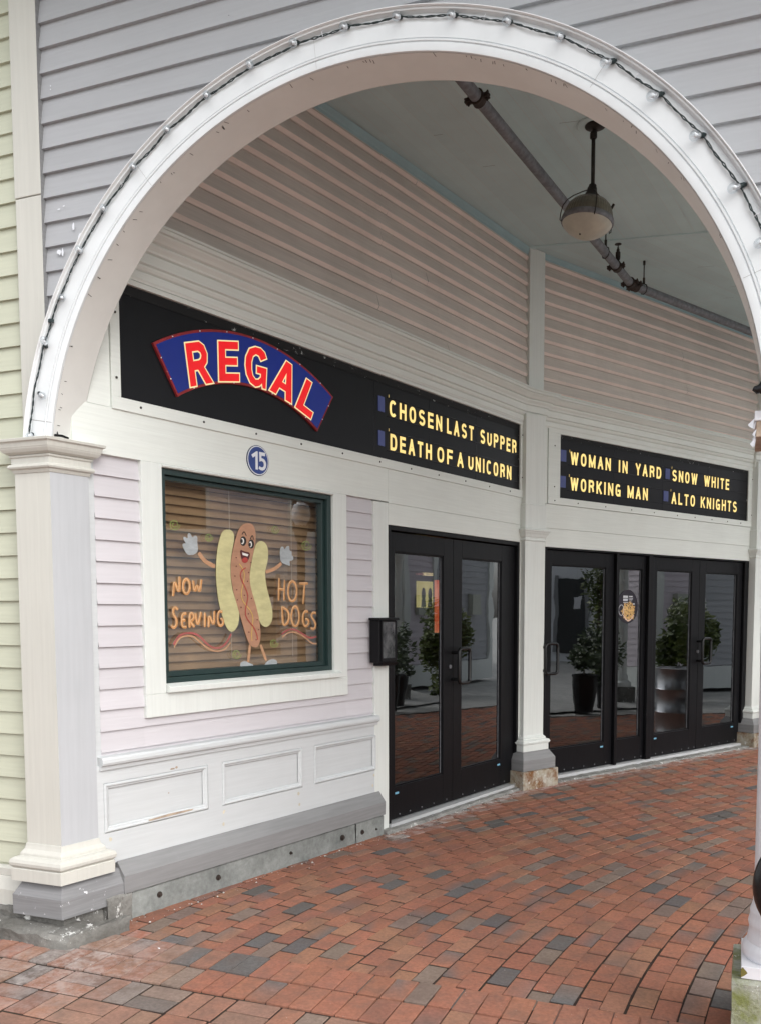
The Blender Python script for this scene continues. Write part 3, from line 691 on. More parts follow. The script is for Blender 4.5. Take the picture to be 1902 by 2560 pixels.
wz0, wz1, ws0, ws1 = 1.125, 2.2465, .627, 1.965
mb = MB(); mb.box(f1, .4985, ws0, -.05, .006, 1.076, 2.2625); mb.box(f1, ws1, 2.098, -.05, .006, 1.076, 2.2625); mb.box(f1, .4985, 2.100, -.05, .0065, .956, 1.0755)
mb.box(f1, ws0, ws1, -.05, .0045, wz1+.0005, 2.2628)
wf = mb.build('shop_window', 'white', B, bevel=.002); wf['label'] = 'white cased shop window with a dark green frame'
under(wf, 'head_bead', MB().wedge(f1, ws0, ws1, [(.0, 2.2475), (.010, 2.2475), (.014, 2.254), (.010, 2.261), (.0, 2.2625)]), 'white')
under(wf, 'sill', MB().wedge(f1, .630, 2.016, [(-.03, 1.078), (.030, 1.078), (.032, 1.082), (.032, 1.106), (.028, 1.110), (-.01, 1.1245), (-.03, 1.1245)]), 'white', .0015)
g1 = MB()
def frame_ring(q, fr, a0, a1, z0, z1, wl, wr, wb, wt, n0, n1):
    q.box(fr, a0, a0+wl, n0, n1, z0, z1); q.box(fr, a1-wr, a1, n0, n1, z0, z1)
    q.box(fr, a0+wl+.0002, a1-wr-.0002, n0, n1-.0006, z0, z0+wb); q.box(fr, a0+wl+.0002, a1-wr-.0002, n0, n1-.0006, z1-wt, z1)
frame_ring(g1, f1, ws0+.0005, ws1-.0005, wz0+.0005, wz1-.0005, .030, .036, .030, .030, -.085, -.012)
frame_ring(g1, f1, ws0+.032, ws1-.038, wz0+.032, wz1-.032, .022, .024, .028, .022, -.082, -.038)
under(wf, 'green_frame', g1, 'green', .002)
gx0, gx1, gz0, gz1 = ws0+.052, ws1-.060, wz0+.058, wz1-.052
under(wf, 'window_glass', MB().quad(f1(gx0, -.066, gz0), f1(gx1, -.066, gz0), f1(gx1, -.066, gz1), f1(gx0, -.066, gz1)), 'glasswin')
bl = MB(); z = wz0+.035; i = 0
while z < wz1-.02:
    t = rad(58+rt.random()*5); h = .029; dn, dz = cos(t)*h, sin(t)*h; sag = (rt.random()-.5)*.004; n0 = -.150
    a0, a1 = ws0+.01, ws1+.02
    tilt = (rt.random()-.5)*.005
    pts = []
    for s_, zz in ((a0, -tilt), ((a0+a1)/2, sag), (a1, tilt)):
        for u in (-1, 0, 1): pts.append(f1(s_, n0+u*dn+(0 if u else .004), z+zz+u*-dz))
    bl.add(pts, [(j*3+u, j*3+u+1, (j+1)*3+u+1, (j+1)*3+u) for j in range(2) for u in range(2)])
    z += .0475; i += 1
blind = under(wf, 'wooden_blind', bl, 'wood')
cd_ = MB()
for s_ in (.70, 1.19, 1.70): cd_.tube([f1(s_, -.112, wz1-.04), f1(s_+.004, -.112, wz0+.10)], .0016, 5)
islands(cd_, 'blind_cord', 'cord', wf)
# the dark rooms behind the shopfront
rm = MB()
for fr, a0, a1, dp in ((f1, .25, 2.46, -1.2), (f1, 2.47, 4.38, -2.6), (f2, .1, 3.76, -2.6)):
    p = [fr(a, n, z) for z in (-.02, 2.7) for n in (-.16 if fr is f1 and a1 < 3 else -.11, dp) for a in (a0, a1)]
    rm.add(p, [(0, 1, 3, 2), (4, 6, 7, 5), (2, 3, 7, 6), (0, 2, 6, 4), (1, 5, 7, 3)])
rm.build('lobby_interior', 'dark', B)
bk = MB()                                           # wall core between the rooms and the cladding
bk.box(f1, .13, .60, -.2, -.045, GZ, 4.7); bk.box(f1, .60, 2.0, -.16, -.045, GZ, 1.12); bk.box(f1, 2.0, 2.55, -.2, -.045, GZ, 4.7); bk.box(f1, .60, 2.0, -.2, -.045, 2.25, 4.7); bk.box(f1, 2.55, 4.42, -.2, -.045, 2.12, 4.7); bk.box(f1, 4.42, 4.6, -.2, -.045, GZ, 4.7)
bk.box(f2, -.1, .24, -.2, -.045, GZ, 4.7); bk.box(f2, .24, 3.70, -.2, -.045, 2.10, 4.7); bk.box(f2, 3.70, 3.86, -.2, -.045, GZ, 4.7)
bk.build('wall_core', 'dark', B)

# marquee trims live on the signs; cornice above
cpf = [(-.03, 3.135), (.012, 3.135), (.014, 3.142), (.020, 3.150), (.020, 3.184), (.013, 3.187), (.026, 3.194), (.034, 3.206), (.036, 3.214), (.030, 3.217), (.044, 3.223), (.044, 3.272), (.036, 3.275), (.050, 3.282), (.052, 3.292), (.066, 3.306), (.070, 3.312), (.070, 3.320), (.062, 3.323), (.080, 3.330), (.092, 3.342), (.108, 3.354), (.112, 3.360), (.106, 3.364), (.120, 3.368), (.124, 3.384), (.117, 3.387), (.126, 3.390), (.126, 3.401), (-.03, 3.412)]
def planar(fr, pts): return [tuple(fr(s, 0, 0)[:2]) for s in pts]
cp = MB().sweep([f1(.16, 0, 0)[:2], f1(4.50, 0, 0)[:2]], cpf).sweep([f2(.10, 0, 0)[:2], f2(3.70, 0, 0)[:2]], cpf)
o = cp.build('cornice', 'white_h', B, smooth=False); o['label'] = 'deep moulded cornice over the sign boards'
# upper dusty pink clapboards
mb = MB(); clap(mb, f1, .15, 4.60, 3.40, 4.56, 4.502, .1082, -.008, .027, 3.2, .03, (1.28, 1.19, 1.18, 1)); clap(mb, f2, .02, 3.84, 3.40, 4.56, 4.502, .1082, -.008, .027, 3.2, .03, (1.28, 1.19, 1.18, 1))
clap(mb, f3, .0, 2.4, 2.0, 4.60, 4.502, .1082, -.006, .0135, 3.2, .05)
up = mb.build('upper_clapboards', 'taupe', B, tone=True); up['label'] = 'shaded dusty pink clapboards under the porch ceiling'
mb = MB(); mb.wedge(f1, .15, 4.56, [(-.02, 4.542), (.014, 4.542), (.016, 4.560), (.022, 4.566), (.030, 4.590), (.034, 4.5995), (-.02, 4.5995)]); mb.wedge(f2, .08, 3.86, [(-.02, 4.542), (.014, 4.542), (.016, 4.560), (.022, 4.566), (.030, 4.590), (.034, 4.5995), (-.02, 4.5995)])
mb.build('cove_trim', 'cove', B)
# porch ceiling: beaded boards in two fields with a batten between
ce = MB(); ZC = 4.604; bw = .088
bt_a, bt_b = Vector((1.10, 4.318, 0)), Vector((5.4, 4.99, 0)); bt_d = bt_b-bt_a
def to_batten(p0, dv):                            # distance along dv from p0 to the batten line
    return bt_d.cross(bt_a-p0).z/bt_d.cross(dv).z
def ceil_field(dirv, o_, kmin, kmax, end, beyond, dz):
    vv = Vector((dirv.y, -dirv.x, 0))
    for k_ in range(kmin, kmax):
        ce.tone = 1+(rt.random()*2-1)*.035; g_ = .0006; zz = ZC+dz+(rt.random()-.5)*.0008
        p0, p1 = o_+vv*(k_*bw+g_), o_+vv*((k_+1)*bw-g_)
        a0, a1 = to_batten(p0, dirv), to_batten(p1, dirv)
        q = [p0+dirv*a0, p1+dirv*a1, p1+dirv*end, p0+dirv*end] if beyond else [p0+dirv*end, p1+dirv*end, p1+dirv*a1, p0+dirv*a0]
        ce.add([Vector((c.x, c.y, zz)) for c in q], [(0, 1, 2, 3)])
    ce.tone = 1.
ceil_field(Vector((cos(rad(80.3)), sin(rad(80.3)), 0)), Vector((0, .1, 0)), -12, 66, -.6, False, 0)
ceil_field(U2, Q.copy(), -6, 46, 6.0, True, .0015)
cl = ce.build('porch_ceiling', 'ceil', B, tone=True); cl['label'] = 'grey-green boarded porch ceiling'
mb = MB(); mb.box(fw, -1.5, 6.5, -.0, 9.5, ZC+.006, ZC+.05); mb.build('ceiling_backing', 'taupe', B)
d_ = (bt_b-bt_a).normalized(); nn = Vector((-d_.y, d_.x, 0))
mb = MB(); p = [bt_a-nn*.022, bt_b-nn*.022, bt_b+nn*.022, bt_a+nn*.022]; mb.add([Vector((q.x, q.y, z)) for z in (ZC-.012, ZC+.002) for q in p], [(3, 2, 1, 0), (0, 1, 5, 4), (2, 3, 7, 6)])
mb.build('ceiling_batten', 'ceil', B, bevel=.002)
mb = MB()
for x, y, a, l in ((1.88, 2.55, 8, .13), (1.25, 2.9, 5, .09), (2.6, 5.3, 8, .15), (2.85, 5.9, 2, .12), (2.78, 6.2, 2, .10), (1.05, 2.4, 6, .06)):
    a = rad(a); u = Vector((cos(a), sin(a), 0))*l/2; w = Vector((-sin(a), cos(a), 0))*.0018; c = Vector((x, y, ZC-.0015)); mb.quad(c-u-w, c+u-w, c+u+w*.4, c-u+w*.4)
islands(mb, 'board_split', 'screw', B)
# unseen beam added to control light on the porch's open side, and roof mass
mb = MB(); e0, e1 = Vector((3.30, .19, 0)), Vector((5.30, 6.4, 0)); ed = (e1-e0).normalized(); en = Vector((ed.y, -ed.x, 0))
def fe(s, n, z): return e0+ed*s+en*n+Vector((0, 0, z))
mb.box(fe, 0, 6.6, -.10, .10, 4.30, 6.0); mb.build('porch_shade_beam', 'white_h', B)
mb = MB(); mb.box(fw, -.05, 5.4, .2, 9.3, 6.0, 6.2); mb.build('flat_roof', 'dark', B)
mb = MB(); mb.box(fw, 3.33, 5.6, .0, .19, 2.3, 6.2); mb.box(fw, -.2, 3.33, .19, .21, 4.55, 6.2); mb.build('front_wall_core', 'dark', B)

# posts at the bend and at the far end (aligned with the wide-door wall)
def porch_post(c, nm, lab):
    sh = .121; pr = .08
    fr = lambda s, n, z: f2(c+s, n, z)
    path = [fr(-sh, -.06, 0)[:2], fr(-sh, pr, 0)[:2], fr(sh, pr, 0)[:2], fr(sh, -.06, 0)[:2]]
    p_ = MB().sweep(path, [(0, .25), (0, 3.20)], False).build(nm, 'white', B); p_['label'] = lab
    under(p_, 'capital', MB().sweep(path, [(-.02, 2.118), (.004, 2.118), (.010, 2.124), (.010, 2.132), (.004, 2.136), (.004, 2.150), (.012, 2.156), (.020, 2.176), (.030, 2.190), (.032, 2.198), (.040, 2.204), (.040, 2.218), (.012, 2.226), (.010, 2.432), (.0, 2.438), (-.02, 2.438)]), 'white', .001)
    under(p_, 'base_moulding', MB().sweep(path, [(-.02, .412), (.004, .412), (.008, .400), (.022, .388), (.022, .376), (.044, .368), (.052, .352), (.048, .338), (.040, .333), (.040, .275), (-.02, .275)]), 'white', .001)
    under(p_, 'grey_plinth', MB().sweep(path, [(-.02, .112), (.085, .112), (.085, .205), (.083, .210), (.044, .274), (-.02, .276)]), 'greytrim', .002)
    q = MB(); k0 = len(q.v); under(p_, 'worn_base', MB().sweep(path, [(-.02, GZ), (.100, GZ-.01), (.104, -.02), (.103, .109), (-.02, .1115)]), 'rotwood', .003)
    cpf2 = [(n, z) for n, z in cpf[1:-1]]
    under(p_, 'cornice_return', MB().sweep([fr(-sh, -.06, 0)[:2], fr(-sh, .030, 0)[:2], fr(sh, .030, 0)[:2], fr(sh, -.06, 0)[:2]], [(-.02, 3.136)]+[(n*.96, z+.0006) for n, z in cpf2]+[(-.02, 3.409)]), 'white_h')
    up_ = MB().sweep([fr(-.060, -.06, 0)[:2], fr(-.060, .05, 0)[:2], fr(.126, .05, 0)[:2], fr(.126, -.06, 0)[:2]], [(0, 3.40), (0, 4.601)], False); under(p_, 'upper_post', up_, 'white')
    return p_
porch_post(.0155, 'corner_post', 'white post between the two entrances with a rusting foot')
porch_post(3.80, 'end_post', 'white post at the far end of the wide entrance')
mb = MB(); clap(mb, f3, .0, 2.4, GZ, 2.0, 2.166, .1045, -.02, .014); mb.build('far_clapboards', 'pink', B, tone=True)

# trims of the wide entrance
mb = MB(); mb.box(f2, .05, .2345, -.05, .002, GZ, 2.46); mb.box(f2, 3.706, 3.87, -.05, .002, GZ, 2.46); mb.build('side_board', 'white', B, bevel=.002)
mb = MB(); mb.box(f2, .2355, 3.705, -.05, .0025, 2.084, 2.2485); mb.box(f2, .2355, 3.705, -.05, .004, 2.2505, 2.463)
mb.box(f2, .06, .252, -.05, .003, 2.4635, 3.2); mb.box(f2, 3.748, 3.87, -.05, .003, 2.4635, 3.2)
mb.build('door_head_board', 'white_h', B, bevel=.002)
mb = MB(); mb.box(f1, .33, 4.47, -.05, -.035, 2.49, 3.16); mb.box(f2, .25, 3.76, -.05, -.035, 2.46, 3.16); mb.build('sign_backing', 'white_h', B)

# doors
def leaf(par, fr, a0, a1, g0, g1, n, hand=None, zt=2.066, tagside=None):
    zb = .004
    q = MB(); q.box(fr, a0, g0, n-.045, n, zb, zt); q.box(fr, g1, a1, n-.045, n, zb, zt); q.box(fr, g0+.0002, g1-.0002, n-.045, n-.0004, zb, .236); q.box(fr, g0+.0002, g1-.0002, n-.045, n-.0004, 1.929, zt)
    d = q.build('door_leaf', 'doorblack', par, bevel=.003); 
    # glazing bead
    b_ = MB(); frame_ring(b_, fr, g0, g1, .2365, 1.9285, .010, .010, .010, .010, n-.03, n-.010); under(par, 'glazing_bead', b_, 'doorblack', .001)
    e_ = MB(); e_.box(fr, g1-.0135, g1-.0105, n-.034, n-.018, .248, 1.917); under(par, 'glazing_spacer', e_, 'galv')
    under(par, 'door_glass', MB().quad(fr(g0+.002, n-.022, .24), fr(g1-.002, n-.022, .24), fr(g1-.002, n-.022, 1.925), fr(g0+.002, n-.022, 1.925)), 'glassdoor')
    q = MB()
    x = a0
    while x < a1-.1:
        x += .12+rt.random()*.08; q.tube([fr(min(x, a1-.03), n-.001, .03), fr(min(x, a1-.03), n+.003, .03)], .006, 6)
    islands(q, 'kick_screw', 'galv', par)
    if tagside is not None:
        x = g0+.02 if tagside < 0 else g1-.03; q = MB(); q.box(fr, x-.022, x+.022, n-.0005, n+.0008, .183, .198); under(par, 'tape_tag', q, 'bluetape')
def pull(par, fr, s, dirn, n):
    z0, z1 = .945, 1.215; w = .085*dirn*2.0; r = .0155; bend = .03
    pts = []
    a = fr(s, n, z1); 
    P = [(0, 0, z1), (0, .055, z1), (.0, .075, z1)]
    q = MB()
    s1_ = s+.185*dirn
    h = n+.068; sa, sb = s+.020*dirn, s+.185*dirn; c_ = .034
    loop = []
    for cx_, cz_, a0 in ((sb-c_*dirn, z1-c_, 0), (sa+c_*dirn, z1-c_, 90), (sa+c_*dirn, z0+c_, 180), (sb-c_*dirn, z0+c_, 270)):
        for t in range(5): a = rad(a0+t*22.5); loop.append(fr(cx_+c_*cos(a)*dirn, h, cz_+c_*sin(a)))
    loop.append(loop[0]); q.tube(loop, r*.92, 12)
    for zz in (z1-.03, z0+.03): q.tube([fr(sa, n-.002, zz), fr(sa, h, zz)], r*.8, 10)
    return q.build('door_handle', 'iron', par, smooth=True)
# two-leaf entrance
ND = -.030
q = MB(); q.box(f1, 2.549, 2.578, -.09, .0, -.03, 2.107); q.box(f1, 4.391, 4.422, -.09, .0, -.03, 2.107); q.box(f1, 2.5785, 4.3905, -.09, -.0005, 2.0735, 2.107)
D1 = q.build('double_door', 'doorblack', B, bevel=.003); D1['label'] = 'black two-leaf glass door left of the post'
leaf(D1, f1, 2.582, 3.4155, 2.662, 3.285, ND, tagside=-1); leaf(D1, f1, 3.4205, 4.386, 3.545, 4.168, ND, tagside=1)
pull(D1, f1, 3.385, .93, ND)
q = MB(); c = f1(3.372, ND+.001, 1.075); q.tube([c, c+N1*.008], .016, 14); under(D1, 'lock_cylinder', q, 'galv')
# wide entrance
q = MB(); q.box(f2, .2355, .262, -.09, .0, -.03, 2.082); q.box(f2, 3.60, 3.7045, -.09, .0, -.03, 2.082); q.box(f2, .2625, 3.5995, -.09, -.0005, 2.066, 2.082); q.box(f2, 1.265, 1.305, -.09, .004, -.03, 2.0655); q.box(f2, 1.785, 1.865, -.09, .004, -.03, 2.0655)
D2 = q.build('wide_entrance', 'doorblack', B, bevel=.003); D2['label'] = 'black glass doors and sidelight right of the post'
leaf(D2, f2, .264, 1.263, .364, 1.145, ND, tagside=1, zt=2.062); leaf(D2, f2, 1.307, 1.783, 1.338, 1.725, ND-.004, zt=2.062)
leaf(D2, f2, 1.867, 2.733, 1.968, 2.595, ND, tagside=-1, zt=2.062); leaf(D2, f2, 2.738, 3.598, 2.855, 3.492, ND, tagside=1, zt=2.062)
pull(D2, f2, .195, 1., ND); pull(D2, f2, 2.70, .95, ND)
for s_ in (.255, 2.715):
    q = MB(); c = f2(s_+.0, ND+.012, 1.075); q.tube([c-N2*.02, c+N2*.006], .017, 14); under(D2, 'lock_cylinder', q, 'galv')
# thresholds and the mortar strip in front of them
q = MB(); q.box(f1, 2.549, 4.43, -.09, .022, -.045, -.008); q.box(f2, .21, 3.70, -.09, .022, -.045, -.004); q.build('door_threshold', paint('grey_threshold', (.5, .51, .52), .5, .1, HG, .1, chip=.15, chip_col=(.7, .7, .7)), B, bevel=.002)
q = MB(); rough_block(q, f1, 2.42, 4.50, -.05, .085, GZ-.02, -.030, .007, .03, 21); rough_block(q, f2, -.10, 3.86, -.05, .135, GZ-.02, -.028, .008, .03, 22)
q.build('mortar_strip', 'sill_conc', B, smooth=True)

# right column of the arch
cx, cy = 3.163, .10
col_ = paint('column_paint', (.76, .765, .80), .4, .04, VG, .03, dirt=.06, dirt_col=(.6, .6, .58))
q = MB(); q.lathe((cx, cy, 0), [(.118, .43), (.109, .46), (.106, .52), (.1065, 1.1), (.111, 1.5), (.117, 1.85), (.122, 2.09)], 40)
cl_ = q.build('round_column', col_, B, smooth=True); cl_['label'] = 'round white column at the right foot of the arch'
q = MB(); q.lathe((cx, cy, 0), [(.05, .266), (.136, .266), (.1415, .274), (.1425, .290), (.139, .306), (.130, .318), (.126, .322), (.1255, .330), (.121, .352), (.119, .372), (.121, .377), (.1235, .388), (.121, .400), (.117, .412), (.1175, .432), (.05, .434)], 44); under(cl_, 'torus_base', q, col_, smooth=True)
q = MB(); q.box(fw, cx-.143, cx+.143, cy-.143, cy+.143, .222, .2655); under(cl_, 'square_plinth', q, col_, .002)
q = MB()
P = [fw(cx-.144, cy-.1442, .238), fw(cx-.144, cy-.1442, .255), fw(cx-.138, cy-.1442, .263), fw(cx-.126, cy-.1442, .250), fw(cx-.122, cy-.1442, .243), fw(cx-.132, cy-.1442, .233), fw(cx-.143, cy-.1442, .226)]
q.add(P, [tuple(range(7))]); q.add([fw(cx-.1442, cy-.143, .228), fw(cx-.1442, cy-.10, .245), fw(cx-.1442, cy-.11, .262), fw(cx-.1442, cy-.143, .258)], [(0, 1, 2, 3)])
under(cl_, 'rotten_corner', q, plain('mossy_bare_wood', (.20, .17, .04), .9, 0, .4, 40))
from mathutils import noise as _nz
q = MB(); rough_block(q, lambda x, n, z: Vector((x, -n, z)), 2.992, 3.40, -.30, .055, GZ-.03, .219, .005, .03, 31); q2 = q.build('column_stone', 'mossy', B, smooth=True); q2['label'] = 'mossy concrete block under the round column'
q = MB(); ca_ = Vector((cx, cy, 0))
q.box(fw, cx-.152, cx+.152, cy-.152, cy+.152, 2.135, 2.168); cp_ = under(cl_, 'capital', q, col_, .003)
q = MB(); q.box(fw, cx-.146, cx+.146, cy-.146, cy+.146, 2.083, 2.1345); under(cl_, 'capital_neck', q, 'cap_tan', .002)
q = MB(); rr = random.Random(4)
for i in range(7):
    x0 = cx-.153+rr.random()*.01; y0 = cy-.150+rr.random()*.05; zt = 2.165-rr.random()*.09; l = .015+rr.random()*.02; w = .004+rr.random()*.008
    q.add([fw(x0, y0, zt), fw(x0+.002, y0+w, zt), fw(x0-.012-rr.random()*.012, y0+w*.6, zt-l*.6), fw(x0-.006, y0, zt-l)], [(0, 1, 2, 3)])
islands(q, 'peeling_paint', 'enamelwhite', cl_)

# ------------------------------------------------------------------ olive neighbour on the left
NB = thing('olive_house', 'olive green clapboard house wall left of the cream corner board', 'building', (-2.5, .1, GZ))
mb = MB(); clap(mb, Fb, -5.0, -.14, .215, 3.7, 1.556, .108, -.072, .014, 5., .03); clap(mb, Fb, -5.0, -.14, 3.7, 6.3, 4.223, .1062, -.072, .014, 5., .03)
mb.build('olive_clapboards', 'olive', NB, tone=True)
mb = MB(); mb.box(Fb, -5, -.16, -.2, -.0745, .03, 6.3); mb.build('wall_core', 'dark', NB)
mb = MB(); mb.wedge(Fb, -5.0, -.20, [(-.08, .036), (-.010, .036), (-.008, .140), (-.030, .196), (-.032, .2), (-.08, .2)]); mb.wedge(Fb, -5.0, -.20, [(-.08, .2), (-.038, .2), (-.038, .238), (-.06, .246), (-.08, .246)])
mb.build('skirt_board', 'cream', NB, bevel=.002)
mb = MB(); mb.box(Fb, -5.0, -.5, -.3, -.06, GZ-.02, .034); mb.build('footing', 'stone', NB)

MP={'bun_l':[(1.095,1.96),(1.13,1.971),(1.17,1.965),(1.184,1.934),(1.172,1.88),(1.151,1.806),(1.146,1.707),(1.166,1.607),(1.201,1.541),(1.213,1.487),(1.203,1.426),(1.17,1.39),(1.139,1.387),(1.109,1.414),(1.076,1.487),(1.052,1.573),(1.04,1.671),(1.041,1.768),(1.054,1.86),(1.073,1.92)],'bun_r':[(1.37,1.919),(1.408,1.922),(1.441,1.903),(1.452,1.855),(1.444,1.8),(1.423,1.75),(1.423,1.702),(1.44,1.626),(1.468,1.556),(1.482,1.5),(1.476,1.444),(1.441,1.411),(1.403,1.413),(1.374,1.438),(1.352,1.507),(1.312,1.61),(1.295,1.678),(1.301,1.746),(1.326,1.835),(1.344,1.891)],'saus':[(1.247,2.008),(1.288,2.02),(1.325,2.015),(1.347,1.986),(1.351,1.932),(1.334,1.863),(1.306,1.78),(1.294,1.711),(1.303,1.644),(1.339,1.555),(1.366,1.473),(1.378,1.403),(1.377,1.334),(1.357,1.296),(1.324,1.29),(1.287,1.309),(1.256,1.371),(1.23,1.446),(1.196,1.534),(1.166,1.621),(1.149,1.707),(1.151,1.786),(1.167,1.853),(1.191,1.921),(1.214,1.976)],'glove_l':[(0.835,1.813),(0.806,1.855),(0.809,1.871),(0.833,1.872),(0.812,1.893),(0.818,1.91),(0.845,1.898),(0.842,1.923),(0.858,1.932),(0.877,1.906),(0.89,1.92),(0.912,1.915),(0.909,1.877),(0.916,1.839),(0.891,1.816),(0.859,1.81)],'glove_r':[(1.552,1.805),(1.546,1.861),(1.554,1.896),(1.579,1.901),(1.588,1.881),(1.609,1.907),(1.632,1.906),(1.631,1.879),(1.655,1.874),(1.649,1.855),(1.668,1.838),(1.659,1.82),(1.628,1.815),(1.64,1.784),(1.607,1.789)],'shoe_l':[(1.209,1.192),(1.216,1.209),(1.248,1.216),(1.285,1.199),(1.315,1.191),(1.312,1.169),(1.256,1.166),(1.215,1.172)],'shoe_r':[(1.403,1.165),(1.408,1.19),(1.438,1.209),(1.477,1.217),(1.511,1.206),(1.516,1.184),(1.496,1.168),(1.446,1.162)],'mouth':[(1.219,1.864),(1.257,1.852),(1.301,1.849),(1.296,1.82),(1.274,1.789),(1.251,1.784),(1.229,1.81)],'teeth':[(1.237,1.846),(1.287,1.837),(1.279,1.825),(1.241,1.831)]}
